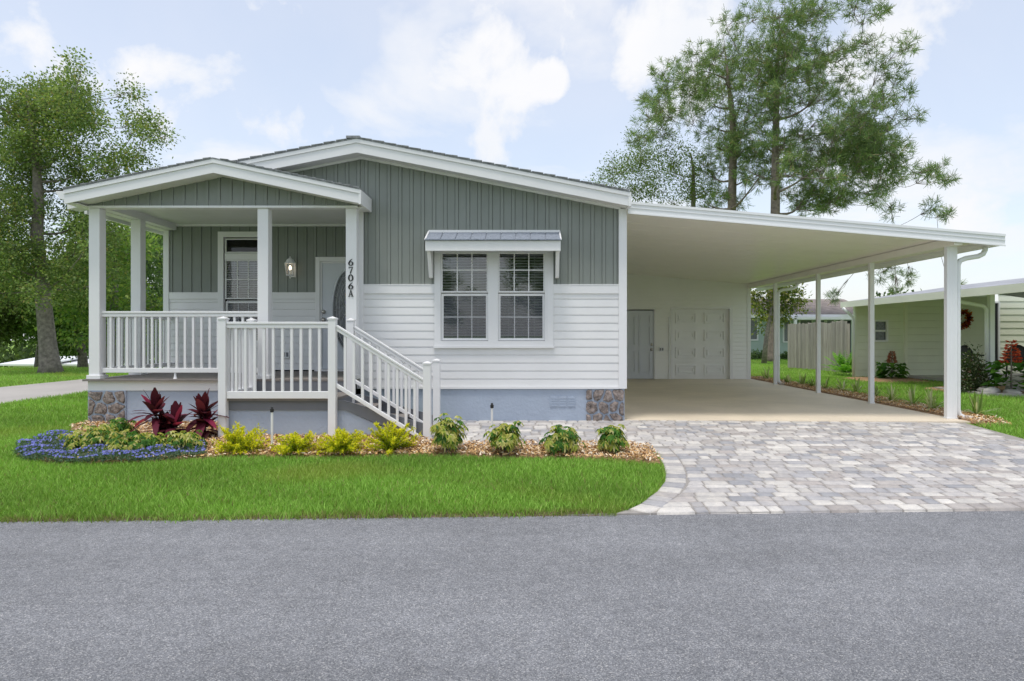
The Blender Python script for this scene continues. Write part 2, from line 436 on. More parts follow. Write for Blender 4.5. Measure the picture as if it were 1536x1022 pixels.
rows.append(lambda x: (edge_y(x)-0.004, -0.30)); rows.append(lambda x: (edge_y(x) if abs(x) < 40 else 5.6, gzf(x, edge_y(x)) if abs(x) < 40 else -0.20))
def rowmid(t): return lambda x: ((lambda e: (e+(9.84-e)*t, gzf(x, e+(9.84-e)*t)))(max(-5, min(9, edge_y(x)))))
rows[-1] = lambda x: (max(-5,min(9,edge_y(x))), gzf(x, max(5.24, min(9, edge_y(x)))))
rows[-2] = lambda x: (max(-5,min(9,edge_y(x)))-0.004, -0.30)
for t in (0.33, 0.66, 1.0): rows.append(rowmid(t))
for y in (12,15,18,21,24,27,30,33,36,40,45,50,56,62,80,120,200,400,900): rows.append(lambda x, y=y: (y, gzf(x, y)))
grid_sheet('ground', xs, rows, M['ground'])
xr = [-60,-30,-15,-8,-4,0,4,8,15,30,60]
grid_sheet('road', xr, [lambda x: (edge_y(x)-9.0, -0.206), lambda x: (edge_y(x)-5, -0.206), lambda x: (edge_y(x)+0.03, -0.206)], M['asphalt'])

def lane_row(y):
    return y
lane_pts = [6.0, 8, 9.84, 12, 15, 18, 21, 24, 27, 30, 34, 40]
V = []; F = []
for i, y in enumerate(lane_pts):
    bend = 0.0009 * max(0, y-20)**2
    V += [(-12.35-bend+0.02*(y-16), y, gzf(-12, y)+0.02), (-9.35-bend-0.02*(y-14), y, gzf(-9.5, y)+0.02)]
    if i: F.append((2*i-2, 2*i-1, 2*i+1, 2*i))
o = np_mesh('lane', V, F, M['lane']); o['kind'] = 'structure'

sl = MB()
sl.prism_z([(1.36, 9.86), (6.28, 9.66), (6.28, 19.2), (1.36, 19.2)], -0.08, 0.018)
o = sl.build('carport_floor', M['slab']); o['kind'] = 'structure'

# ---- paver drive: every paver a bevelled stone of its own colour in one sheet
curve = [(0.72,5.50),(0.83,5.58),(0.953,5.74),(1.167,6.13),(1.30,6.45),(1.37,6.76),(1.42,7.09),(1.45,7.50),(1.45,7.94)]
def lawn_x(y):                                       # right end of lawn and bed at depth y
    if y >= 7.94: return BEDBACK
    for (xa, ya), (xb, yb) in zip(curve, curve[1:]):
        if ya <= y <= yb: return xa + (xb-xa)*(y-ya)/(yb-ya)
    return curve[0][0] if y < 5.4 else 1.45
BEDBACK = -1.30
pal = [((.60,.585,.555),4),((.52,.51,.505),3.5),((.375,.38,.405),2.6),((.30,.315,.35),1.5),((.43,.405,.39),3),((.455,.445,.445),4),((.68,.665,.63),3),((.40,.37,.355),1.6)]
pc = np.array([p[0] for p in pal]); pc = (pc*0.78 + pc.mean(0)*0.22)*np.array([0.94, 0.92, 0.90]); pw = np.array([p[1] for p in pal]); pw = pw/pw.sum()
PV = []; PF = []; PC = []
def paver(q, top=0.012):
    """q: four corners (x,y) anticlockwise; a low stone with worn edges"""
    q = [np.array(p, float) for p in q]; c = sum(q)/4
    w = min(np.linalg.norm(q[0]-q[1]), np.linalg.norm(q[1]-q[2]))
    if w < 0.03: return
    g = 0.006; b = 0.016
    k = len(PV); tilt = rng.normal(0, 0.0012, 4); col = pc[rng.choice(len(pc), p=pw)] * rng.uniform(0.9, 1.1)
    for ring, (ins, dz) in enumerate(((g, -0.06), (g+0.003, top-0.004), (g+b, top))):
        for i, p in enumerate(q):
            d = c - p; d = d/np.linalg.norm(d)
            pp = p + d*ins*1.35
            pp[1] = max(pp[1], edge_y(pp[0]) - 0.022 + (ins if ring else 0))
            PV.append((pp[0], pp[1], gzf(0, pp[1]) + dz + (tilt[i] if ring else 0))); PC.append(col)
    for r in (0, 1):
        for i in range(4): PF.append((k+r*4+i, k+r*4+(i+1) % 4, k+r*4+4+(i+1) % 4, k+r*4+4+i))
    PF.append((k+8, k+9, k+10, k+11))
# border course along the curve
bw = 0.21
cp = [np.array(p) for p in curve[1:]]
dense = []
for a, b in zip(cp, cp[1:]):
    n = max(1, int(np.linalg.norm(b-a)/0.125))
    dense += [a+(b-a)*t/n for t in range(n)]
dense.append(cp[-1])
def nrm(i):
    t = dense[min(i+1, len(dense)-1)] - dense[max(i-1, 0)]; t = t/np.linalg.norm(t); return np.array((t[1], -t[0]))
for i in range(len(dense)-1):
    a, b = dense[i], dense[i+1]; na, nb = nrm(i)*bw, nrm(i+1)*bw
    paver([a, a+na, b+nb, b], 0.014)
def lim(yy):
    if yy >= 7.96: return BEDBACK
    return lawn_x(max(5.55, yy)) + bw*(1.0 if yy > 6.6 else 1.12)
def lay_row(lo, hi_, xa0, xa1):
    xe = 6.20 + rng.uniform(-.02, .02); x0, x1 = xa0, xa1
    while True:
        w = rng.choice([0.11, 0.15, 0.19, 0.23, 0.28], p=[.18,.26,.26,.18,.12]) * rng.uniform(.96, 1.04)
        n0 = max(x0, x1) + w
        if n0 > xe: break
        if min(hi_(x1)-lo(x0), hi_(n0)-lo(n0)) > 0.02: paver([(x0, lo(x0)), (n0, lo(n0)), (n0, hi_(n0)), (x1, hi_(x1))])
        x0 = x1 = n0
e_ = lambda t: (lambda x: edge_y(x)+t)
lay_row(e_(-0.025), e_(.13), lim(5.56), lim(5.62)); lay_row(e_(.13), e_(.27), lim(5.62), lim(5.74))
lay_row(e_(.27), lambda x: 5.96, lim(5.74), lim(5.96))
y = 5.96; r = 0
while y < 9.80:
    h = min([0.12, 0.155, 0.105, 0.15][r % 4] * rng.uniform(.97, 1.03), 9.85-y); y1 = y+h
    xa0, xa1 = lim(y), lim(y1)
    if xa0 - xa1 > 1: xa1 = xa0
    lay_row(lambda x, y=y: y, lambda x, y1=y1: y1, xa0, xa1); y = y1; r += 1
o = np_mesh('driveway', PV, PF, M['paver'], C=np.array(PC)); o['kind'] = 'structure'
# sand bed under the pavers
ys_ = list(np.arange(5.3, 9.84, 0.2)) + [9.86]
V = [(0.3, edge_y(.3)-.014, -0.3), (6.21, edge_y(6.21)-.014, -0.3), (0.3, edge_y(.3)-.014, -0.195), (6.21, edge_y(6.21)-.014, -0.187)]; F = [(0, 1, 3, 2)]
for i, yy in enumerate(ys_):
    yb = min(yy, 9.84)
    lx = (BEDBACK if yy > 7.93 else lawn_x(max(5.5, yy))+0.01)
    ya_, yb_ = max(yy, edge_y(lx)), max(yy, edge_y(6.21)); V += [(lx, ya_, gzf(0, min(ya_, 9.84))+0.003), (6.21, yb_, gzf(0, min(yb_, 9.84))+0.003)]
    k = 2*i+4; F.append((k-2, k-1, k+1, k))
M['sand'] = pmat('joint_sand', (0.30, 0.28, 0.26), 0.95, 0.15, 20)
o = np_mesh('drive_base', V, F, M['sand']); o['kind'] = 'structure'

# ---------------------------------------------------------------- planting beds
def poly_sheet(name, poly, mat, z=0.02, n=40, mound=0.03):
    import mathutils.geometry as mg
    P = np.array(poly); 
    dense = []
    for a, b in zip(P, np.roll(P, -1, 0)):
        k = max(1, int(np.linalg.norm(b-a)/0.2)); dense += [a+(b-a)*t/k for t in range(k)]
    dense = np.array(dense)
    x0, y0 = dense.min(0); x1, y1 = dense.max(0)
    gx, gy = np.meshgrid(np.arange(x0, x1, 0.13), np.arange(y0, y1, 0.13)); g = np.stack([gx.ravel(), gy.ravel()], 1)
    g = g[inpoly(g, P)]
    d = np.min(np.linalg.norm(g[:, None]-dense[None], axis=2), axis=1)
    g = g[d > 0.06]; d = d[d > 0.06]
    pts = [Vector(p) for p in dense] + [Vector(p) for p in g]
    n0 = len(dense)
    res = mg.delaunay_2d_cdt(pts, [], [list(range(n0))], 1, 1e-5)
    vs, _, fs = res[0], res[1], res[2]
    V = []
    for v in vs:
        dd = np.min(np.linalg.norm(dense - np.array(v), axis=1))
        V.append((v.x, v.y, gzf(v.x, v.y) + z*min(1, dd/0.05) + mound*min(1, dd/0.35)))
    mb = MB(); mb.add(V, fs); o = mb.build(name, mat, smooth=True); o['kind'] = 'structure'
    return o
def inpoly(p, poly):
    x, y = p[:, 0], p[:, 1]; c = np.zeros(len(p), bool); P = np.asarray(poly); j = len(P)-1
    for i in range(len(P)):
        xi, yi = P[i]; xj, yj = P[j]
        if yi != yj:
            t = ((yi > y) != (yj > y)) & (x < (xj-xi)*(y-yi)/(yj-yi)+xi); c ^= t
        j = i
    return c
bed = [G_(25,688), G_(45,676), G_(85,664), G_(118,652), (-6.16,9.2), (-6.16, 9.56), (-2.2, 9.56), (-1.22, 8.35), G_(690,668), G_(800,668), G_(946,669), G_(977,674), G_(995,699), G_(930,694), G_(800,690), G_(650,687), G_(340,690), G_(305,692), G_(180,697), G_(70,699)]
poly_sheet('mulch_bed', bed, M['mulch'], 0.012, mound=0.035)
side_bed = [(6.27, 9.45), (6.62, 9.30), (6.80, 9.8), (6.85, 12), (6.85, 15), (6.8, 19.6), (6.27, 19.6)]
poly_sheet('side_mulch_bed', side_bed, M['mulch'], 0.012, mound=0.03)
neigh_bed = [(9.0, 15.6), (9.3, 13.9), (10.6, 13.2), (14, 13.0), (14, 16.0), (10.4, 16.6)]
neigh_bed2 = [(8.9, 18.3), (9.2, 17.6), (10.6, 17.7), (11.0, 19.4), (9.0, 19.6)]
poly_sheet('neighbour_bed', neigh_bed, M['mulch'], 0.02, mound=0.06)
poly_sheet('fern_bed', neigh_bed2, M['mulch'], 0.02, mound=0.05)

def chips(name, poly, n, label, size=(0.012, 0.045)):
    P = np.array(poly); x0, y0 = P.min(0); x1, y1 = P.max(0)
    p = np.stack([rng.uniform(x0, x1, n*3), rng.uniform(y0, y1, n*3)], 1); p = p[inpoly(p, P)][:n]
    n = len(p)
    L = rng.uniform(*size, n); Wd = L*rng.uniform(0.3, 0.7, n); a = rng.uniform(0, 6.28, n); t = rng.normal(0, 0.45, n); t2 = rng.normal(0, 0.35, n)
    ux = np.stack([np.cos(a)*np.cos(t), np.sin(a)*np.cos(t), np.sin(t)], 1)
    uy = np.stack([-np.sin(a)*np.cos(t2), np.cos(a)*np.cos(t2), np.sin(t2)], 1)
    c = np.stack([p[:, 0], p[:, 1], gz(p[:, 0], p[:, 1]) + 0.05 + rng.uniform(0, 0.018, n)], 1)
    V = np.stack([c-ux*L[:,None]/2-uy*Wd[:,None]/2, c+ux*L[:,None]/2-uy*Wd[:,None]*.35, c+ux*L[:,None]*.45+uy*Wd[:,None]/2, c-ux*L[:,None]*.5+uy*Wd[:,None]*.4], 1).reshape(-1, 3)
    F = np.arange(n*4).reshape(-1, 4)
    cols = np.array([(.60,.38,.17),(.50,.29,.13),(.68,.47,.25),(.74,.60,.42),(.38,.22,.11),(.64,.42,.20),(.78,.68,.54)])
    C = np.repeat(cols[rng.integers(0, len(cols), n)]*rng.uniform(.8, 1.15, (n, 1)), 4, 0)
    o = np_mesh(name, V, F, M['chip'], C=C); tag(o, label, 'wood chips', kind='stuff'); return o
chips('wood_chips', bed, 26000, 'tan and orange bark chips spread over the front planting bed')
chips('wood_chips', side_bed, 9000, 'reddish bark chips in the strip along the carport floor')

# ---------------------------------------------------------------- grass blades
def blades(name, pts, h, w, label, base=(0.19,0.355,0.055), tip=(0.33,0.53,0.11), dry=0.05):
    n = len(pts); a = rng.uniform(0, 6.28, n); lean = rng.uniform(0.1, 0.75, n); H = h*rng.uniform(0.4, 1.2, n)*(0.85+0.3*(0.5+0.5*np.sin(pts[:, 0]*3.3+np.sin(pts[:, 1]*4)))); b = rng.uniform(0, 6.28, n)
    z0 = gz(pts[:, 0], pts[:, 1])
    z0 = z0 - 0.004
    B = np.stack([pts[:, 0], pts[:, 1], z0], 1)
    u = np.stack([np.cos(a), np.sin(a), 0*a], 1)*(w*rng.uniform(.7, 1.3, n))[:, None]
    d = np.stack([np.cos(b)*lean, np.sin(b)*lean, np.ones(n)], 1)
    mid = B + d*np.array([0.5, 0.5, 0.6])*H[:, None]
    tipp = B + d*np.array([1.15, 1.15, 1.0])*H[:, None]
    V = np.stack([B-u, B+u, mid+u*.8, mid-u*.8, tipp], 1).reshape(-1, 3)
    i = np.arange(n)*5
    F = np.concatenate([np.stack([i, i+1, i+2], 1), np.stack([i, i+2, i+3], 1), np.stack([i+3, i+2, i+4], 1)])
    f = rng.uniform(0, 1, n)[:, None]
    C = np.array(base)*(1-f)+np.array(tip)*f
    isdry = rng.uniform(0, 1, n) < dry
    C[isdry] = np.array((0.30, 0.27, 0.12))*rng.uniform(.7, 1.2, (isdry.sum(), 1))
    C = C*rng.uniform(.8, 1.2, (n, 1))
    # slow patches of lusher and paler turf
    pat = 0.5+0.5*np.sin(pts[:, 0]*1.7+1.3*np.sin(pts[:, 1]*2.1))*np.sin(pts[:, 1]*2.9+pts[:, 0]*.6)
    C = C*(0.86+0.28*pat)[:, None]
    pat2 = 0.5+0.5*np.sin(pts[:, 0]*0.9+2*np.sin(pts[:, 1]*0.8+1))*np.sin(pts[:, 1]*1.7+1.1*np.sin(pts[:, 0]*1.3))
    yel = np.clip((pat2-0.72)*2.2, 0, .5)[:, None]; C = C*(1-yel)+np.array((0.36, 0.40, 0.09))*yel
    o = np_mesh(name, V, F, M['grassblade'], C=np.repeat(C, 5, 0)); tag(o, label, 'grass', kind='stuff'); return o
def scatter(x0, x1, y0, y1, dens):
    n = int((x1-x0)*(y1-y0)*dens); return np.stack([rng.uniform(x0, x1, n), rng.uniform(y0, y1, n)], 1)
def keep_lawn(p, jit=0.02):
    x, y = p[:, 0], p[:, 1]
    k = y > edge_y(x) + rng.normal(0.005, jit*1.6, len(p)) + 0.035*np.sin(x*5.3)*np.sin(x*2.1+1) + 0.02*np.sin(x*17)
    k &= ~inpoly(p, bed)
    k &= ~((x > -6.15) & (x < 6.3) & (y > 9.5))
    cy = np.array([c[1] for c in curve]); cxv = np.array([c[0] for c in curve])
    rx = np.interp(y, cy, cxv); k &= ~((x > rx) & (x < 6.22) & (y < 10)) 
    k &= ~((y > 7.94) & (x > -1.5) & (x < 6.22))
    k &= ~inpoly(p, side_bed); k &= ~inpoly(p, neigh_bed); k &= ~inpoly(p, neigh_bed2)
    ln_l = -12.35 - 0.0009*np.clip(y-20, 0, None)**2+0.02*(y-16); ln_r = -9.35-0.0009*np.clip(y-20, 0, None)**2-0.02*(y-14)
    k &= ~((x > ln_l) & (x < ln_r))
    return p[k]
p = keep_lawn(np.concatenate([scatter(-6.6, 1.6, 5.15, 7.6, 8200), scatter(-9.4, -5.5, 6.5, 10.5, 3600)]))
blades('lawn_grass', p, 0.062, 0.0034, 'thick green front lawn between the planting bed and the road')
e = rng.uniform(-6, 1.0, 5200); pe = np.stack([e, edge_y(e)+rng.normal(0.02, 0.035, len(e))], 1)
pe = pe[pe[:, 0] < np.interp(pe[:, 1], [c[1] for c in curve], [c[0] for c in curve])]
blades('runner_grass', pe, 0.045, 0.0032, 'ragged paler grass runners creeping over the road edge', base=(0.17,0.25,0.05), tip=(0.32,0.37,0.11), dry=0.2)
p = keep_lawn(np.concatenate([scatter(-13, -6.1, 9.8, 16, 1500), scatter(-24, -8, 14, 27, 420)]))
blades('lawn_grass', p, 0.075, 0.0055, 'green side lawn on both sides of the concrete lane')
p = keep_lawn(np.concatenate([scatter(6.15, 8.6, 6.6, 12.5, 3200), scatter(6.5, 13, 12, 20, 900), scatter(6.5, 16, 20, 36, 350)]))
p = p[~((p[:, 0] > 9.3) & (p[:, 1] > 19.5) & (p[:, 1] < 26) & (p[:, 0] > 10.3))]
blades('lawn_grass', p, 0.075, 0.0050, 'green lawn between the carport and the cream house')

# bare soil showing between turf and road
V = []; F = []; xs_ = np.arange(-9, 0.72, 0.06)
for i, x in enumerate(xs_):
    e = edge_y(x); w = 0.035+0.03*math.sin(x*3.1)*math.sin(x*7.3)+rng.uniform(0, .03)
    V += [(x, e-0.012-rng.uniform(0, .02), gzf(x, e)-0.012), (x, e+0.012, gzf(x, e)+0.006), (x, e+0.02+w, gzf(x, e+w+.02)+0.004)]
    if i: k = 3*i; F += [(k-3, k, k+1, k-2), (k-2, k+1, k+2, k-1)]
M['soil'] = pmat('soil', (0.13, 0.095, 0.065), 0.95, 0.4, 14, 0.8, 40)
o = np_mesh('soil_edge', V, F, M['soil']); o['kind'] = 'structure'
# ---------------------------------------------------------------- the white and grey-green house
YM, YR, YP, YL, YG = 9.84, 11.60, 9.48, 8.46, 18.96
XL, XRt = -6.14, 1.41
def split(z0, z1, xm, ops):
    segs = [(z0, z1)]
    for (xa, xb, za, zb) in ops:
        if xa < xm < xb:
            ns = []
            for a, b in segs:
                if zb <= a or za >= b: ns.append((a, b)); continue
                if za > a: ns.append((a, za))
                if zb < b: ns.append((zb, b))
            segs = ns
    return segs
def batten_wall(x0, x1, y, zb, zt, ops=(), period=0.163, phase=0.0):
    prof = [(0, 0), (0.104, 0), (0.106, 0.007), (0.110, -0.013), (0.153, -0.013), (0.157, 0.007), (0.159, 0)]
    pts = []; x = x0 - phase
    while x < x1:
        pts += [(x+a, b) for a, b in prof]; x += period
    pts.append((x, 0))
    for (xa, xb, za, zb_) in ops:                    # break the strips where an opening starts
        pass
    P = [(x0, 0)] + [q for q in pts if x0 < q[0] < x1] + [(x1, 0)]
    mb = MB()
    brk = sorted({b for o in ops for b in o[:2]})
    Q = [P[0]]
    for a, b in zip(P, P[1:]):
        for k in brk:
            if a[0] < k < b[0]: t = (k-a[0])/(b[0]-a[0]); Q.append((k, a[1]+(b[1]-a[1])*t))
        Q.append(b)
    for (xa, ya), (xb, yb) in zip(Q, Q[1:]):
        if xb - xa < 1e-5: continue
        for za, zz in split(zb, max(zt(xa), zt(xb)), (xa+xb)/2, ops):
            ta = min(zz, zt(xa)) if zz > zt(xa)-1e-6 or zz == max(zt(xa), zt(xb)) else zz
            tb = min(zz, zt(xb)) if zz > zt(xb)-1e-6 or zz == max(zt(xa), zt(xb)) else zz
            if ta <= za and tb <= za: continue
            mb.add([(xa, y+ya, za), (xb, y+yb, za), (xb, y+yb, max(tb, za)), (xa, y+ya, max(ta, za))], [(0,1,2,3)])
    return mb
def lap_wall(x0, x1, y, z0, z1, ops=(), h=0.115, proud=0.012):
    mb = MB(); z = z0
    brk = sorted({b for o in ops for b in o[2:]})
    while z < z1-1e-4:
        zt = min(z+h, z1)
        prof = [(z, 0.0), (z, -proud), (z+0.006, -proud), (zt-0.012, -0.006), (zt-0.006, -0.001), (zt, 0.0)]
        Q = [prof[0]]
        for a, b in zip(prof, prof[1:]):
            for k in brk:
                if a[0] < k < b[0]: t = (k-a[0])/(b[0]-a[0]); Q.append((k, a[1]+(b[1]-a[1])*t))
            Q.append(b)
        for (za, ya), (zb, yb) in zip(Q, Q[1:]):
            zm = (za+zb)/2; xsn = [(x0, x1)]
            for (xa, xb, oa, ob) in ops:
                if oa <= zm <= ob:
                    ns = []
                    for a, b in xsn:
                        if xb <= a or xa >= b: ns.append((a, b)); continue
                        if xa > a: ns.append((a, xa))
                        if xb < b: ns.append((xb, b))
                    xsn = ns
            for a, b in xsn: mb.add([(a, y+ya, za), (b, y+ya, za), (b, y+yb, zb), (a, y+yb, zb)], [(0,1,2,3)])
        z += h
    return mb

house = thing('house', 'white and grey-green manufactured house with a gabled front porch and numbers on its post', 'house', (-2.4, YM, 0))
ZB = 1.955                                           # where white laps meet grey battens
RX, RZ, RS, YF = -2.376, 3.99, 0.196, 9.54           # main ridge
def main_top(x): return RZ - RS*abs(x-RX)
gab = lambda x: main_top(x) - 0.185
# window and door openings
WX0, WX1, WZ0, WZ1 = X_(652, YM), X_(830, YM), Z_(521, YM), 2.50
op_m = [(WX0+0.05, WX1-0.05, WZ0+0.05, WZ1-0.03)]
QX0, QX1, QZ0, QZ1 = X_(328, YR), X_(401, YR), 1.02, Z_(348, YR)
DX0, DX1, DZ1 = X_(474, YR), X_(562, YR), Z_(386, YR)
ZD = 0.63                                            # porch floor
op_r = [(QX0+0.05, QX1-0.05, QZ0+0.05, QZ1-0.05), (DX0+0.04, DX1-0.04, ZD, DZ1-0.04)]
XC = X_(541, YM)                                     # left end of the forward front wall
batten_wall(XC, XRt, YM, ZB, gab, op_m, phase=0.05).build('batten_siding', M['batten'], house)
batten_wall(XL, XC, YM, 3.16, gab).build('batten_siding', M['batten'], house)
batten_wall(XL, XC, YR, ZB, lambda x: 3.13, op_r, phase=0.03).build('batten_siding', M['batten'], house)
lap_wall(XC, XRt, YM, 0.50, ZB-0.005, op_m).build('lap_siding', M['white'], house)
lap_wall(XL, XC, YR, ZD+0.02, ZB-0.005, op_r).build('lap_siding', M['white'], house)
for xa, xb in ((XC, WX0), (WX1, XRt)):
    mb2 = MB(); mb2.box(xa, xb, YM-0.028, YM+0.01, Z_(440, YM)-0.006, Z_(428, YM)); mb2.box(xa, xb, YM-0.034, YM+0.01, Z_(428, YM)+0.0005, Z_(428, YM)+0.012); mb2.build('band_trim', M['white_trim'], house)
for xa, xb in ((XL, QX0), (QX1, DX0), (DX1, XC)):
    mb2 = MB(); mb2.box(xa, xb, YR-0.028, YR+0.01, ZB-0.10, ZB); mb2.box(xa, xb, YR-0.034, YR+0.01, ZB+0.0005, ZB+0.012); mb2.build('band_trim', M['white_trim'], house)
mb = MB(); mb.box(X_(935.5, YM)-0.075, XRt+0.03, YM-0.036, YM+0.10, 0.47, gab(XRt)-0.005)
mb.build('corner_trim', M['white_trim'], house, bevel=0.004)
mb = MB(); mb.box(XC-0.05, XC+0.045, YM-0.036, YM+0.06, 0.47, 3.02); mb.build('corner_trim', M['white_trim'], house, bevel=0.004)
mb = MB(); mb.box(XL-0.02, XL+0.075, YR-0.036, YR+0.06, ZD+0.01, 3.02); mb.build('corner_trim', M['white_trim'], house, bevel=0.004)
mb = MB(); mb.box(XC, XRt-0.05, YM-0.03, YM+0.02, 0.468, 0.502); mb.build('starter_trim', M['white_trim'], house)
# shell
mb = MB()
mb.box(XRt-0.06, XRt, YM+0.10, 23, 0.0, gab(XRt)-0.02); mb.box(XL, XL+0.06, YR+0.06, 23, 0.0, 3.02)
mb.box(XL, XRt, 22.94, 23, 0.0, 3.05); mb.box(XC-0.001, XC+0.06, YM+0.06, YR-0.01, 0.5, 3.12)
mb.prism([(XL, 3.05), (XRt, 3.05), (XRt, gab(XRt)), (RX, gab(RX)), (XL, gab(XL))], 22.9, 23.01)
mb.box(XC+0.06, XRt-0.06, YM+0.4, 22.9, 0.40, 0.44); mb.box(XL+0.06, XC, YR+0.3, 22.9, 0.40, 0.44)
mb.build('side_wall', M['white'], house)
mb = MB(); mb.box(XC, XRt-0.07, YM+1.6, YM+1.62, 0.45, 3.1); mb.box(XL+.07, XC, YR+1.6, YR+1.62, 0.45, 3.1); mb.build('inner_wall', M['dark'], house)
mb = lap_wall(YM+0.10, YG, 0.0, 0.50, 2.96); mb.v = [(XRt+0.002-b, a, c) for a, b, c in mb.v]; mb.build('lap_siding', M['white'], house)
# skirting
mb = MB(); mb.box(-2.35, X_(878, YM), YM-0.0, YM+0.10, -0.25, 0.468); mb.build('skirting', M['stucco'], house)
mb = MB(); mb.box(X_(188, YP), -2.40, YP+0.03, YP+0.10, -0.25, 0.47); mb.box(XL, XL+0.06, YP+0.1, YR+.05, -0.25, 0.47); mb.build('skirting', M['stucco'], house)
# painted-over vent set in the skirting
mb = MB(); vx0, vx1, vz0, vz1 = X_(824, YM), X_(864, YM), Z_(611, YM), Z_(594, YM)
for k in range(3):
    w = (vx1-vx0)/3; mb.box(vx0+w*k+0.006, vx0+w*(k+1)-0.006, YM-0.008, YM, vz0, vz1)
    for j in range(4): mb.box(vx0+w*k+0.014, vx0+w*(k+1)-0.014, YM-0.013, YM-0.008, vz0+0.018+j*0.035, vz0+0.034+j*0.035)
mb.build('vent', M['stucco'], house)

def stone_panel(x0, x1, z0, z1, y, nx, nz, parent, seed):
    r = random.Random(seed)
    base = MB(); base.box(x0, x1, y, y+0.08, z0, z1)
    p = base.build('stone_panel', M['mortar'], parent)
    pts = []
    for j in range(nz):
        for i in range(nx):
            pts.append((x0+(x1-x0)*(i+0.5+(0.25 if j % 2 else -0.25)+r.uniform(-.22, .22))/nx, z0+(z1-z0)*(j+0.5+r.uniform(-.25, .25))/nz))
    mb = MB()
    for k, (cx_, cz_) in enumerate(pts):
        poly = [(x0+0.012, z0+0.012), (x1-0.012, z0+0.012), (x1-0.012, z1-0.012), (x0+0.012, z1-0.012)]
        for l, (qx, qz) in enumerate(pts):
            if l == k: continue
            mx, mz = (cx_+qx)/2, (cz_+qz)/2; dx, dz = qx-cx_, qz-cz_; L = math.hypot(dx, dz)
            if L > 0.6: continue
            mx -= dx/L*0.013; mz -= dz/L*0.013
            out_ = []
            for a, b in zip(poly, poly[1:]+poly[:1]):
                da = (a[0]-mx)*dx+(a[1]-mz)*dz; db = (b[0]-mx)*dx+(b[1]-mz)*dz
                if da <= 0: out_.append(a)
                if da*db < 0: t = da/(da-db); out_.append((a[0]+(b[0]-a[0])*t, a[1]+(b[1]-a[1])*t))
            poly = out_
            if len(poly) < 3: break
        if len(poly) < 3: continue
        sm = poly
        for _ in range(2):                           # knock the corners off
            ns = []
            for a, b in zip(sm, sm[1:]+sm[:1]):
                ns += [(a[0]*.86+b[0]*.14, a[1]*.86+b[1]*.14), (a[0]*.14+b[0]*.86, a[1]*.14+b[1]*.86)]
            sm = ns
        sm = [(a+r.uniform(-.009, .009), b+r.uniform(-.009, .009)) for a, b in sm]
        cxm = sum(a for a, b in sm)/len(sm); czm = sum(b for a, b in sm)/len(sm); n = len(sm)
        vs = [(a, y-0.001, b) for a, b in sm]
        vs += [(cxm+(a-cxm)*.93, y-0.020-r.uniform(0, .004), czm+(b-czm)*.93) for a, b in sm]
        vs += [(cxm+(a-cxm)*.62, y-0.024-r.uniform(0, .008), czm+(b-czm)*.62) for a, b in sm] + [(cxm, y-0.027, czm)]
        fs = []
        for q in range(2):
            fs += [(q*n+i, q*n+(i+1) % n, q*n+n+(i+1) % n, q*n+n+i) for i in range(n)]
        fs += [(2*n+i, 2*n+(i+1) % n, 3*n) for i in range(n)]
        mb.add(vs, fs)
    mb.build('stone', M['stone'], p)
stone_panel(X_(878, YM), XRt, -0.06, 0.468, YM-0.004, 4, 3, house, 3)
stone_panel(X_(131.5, YP), X_(188, YP), -0.16, 0.47, YP+0.005, 3, 4, house, 8)

# windows ------------------------------------------------------------------
M['screen'] = (lambda: None)
def m_screen():
    m, nt, nd, lk, b = nodes_of('insect_screen'); b.inputs['Base Color'].default_value = (0.16, 0.175, 0.21, 1); b.inputs['Roughness'].default_value = 0.8
    t = N(nt, 'ShaderNodeBsdfTransparent'); mx = N(nt, 'ShaderNodeMixShader'); mx.inputs[0].default_value = 0.30
    lk.new(t.outputs[0], mx.inputs[1]); lk.new(b.outputs[0], mx.inputs[2]); lk.new(mx.outputs[0], nd['Material Output'].inputs['Surface']); return m
M['screen'] = m_screen()
def frame_boxes(mb, x0, x1, z0, z1, w, ya, yb):
    mb.box(x0, x1, ya, yb, z0, z0+w); mb.box(x0, x1, ya, yb, z1-w, z1)
    mb.box(x0, x0+w, ya, yb, z0+w, z1-w); mb.box(x1-w, x1, ya, yb, z0+w, z1-w)
def sash(part, x0, x1, z0, z1, y, nx, nz, screen=False, glass='glass', blinds=True, fw=0.022):
    mb = MB(); frame_boxes(mb, x0-fw, x1+fw, z0-fw, z1+fw, fw, y-0.012, y+0.02); mb.build('sash', M['white_trim'], part, bevel=0.003)
    mb = MB(); mb.add([(x0, y+0.006, z0), (x1, y+0.006, z0), (x1, y+0.006, z1), (x0, y+0.006, z1)], [(0,1,2,3)]); mb.build('pane', M[glass], part)
    if nx > 1 or nz > 1:
        mb = MB()
        for i in range(1, nx): c = x0+(x1-x0)*i/nx; mb.box(c-0.0075, c+0.0075, y-0.003, y+0.004, z0, z1)
        for j in range(1, nz): c = z0+(z1-z0)*j/nz; mb.box(x0, x1, y-0.0035, y+0.0045, c-0.0075, c+0.0075)
        mb.build('muntin_grid', M['white_trim'], part)
    if screen:
        mb = MB(); mb.add([(x0, y-0.008, z0), (x1, y-0.008, z0), (x1, y-0.008, z1), (x0, y-0.008, z1)], [(0,1,2,3)]); mb.build('insect_screen', M['screen'], part)
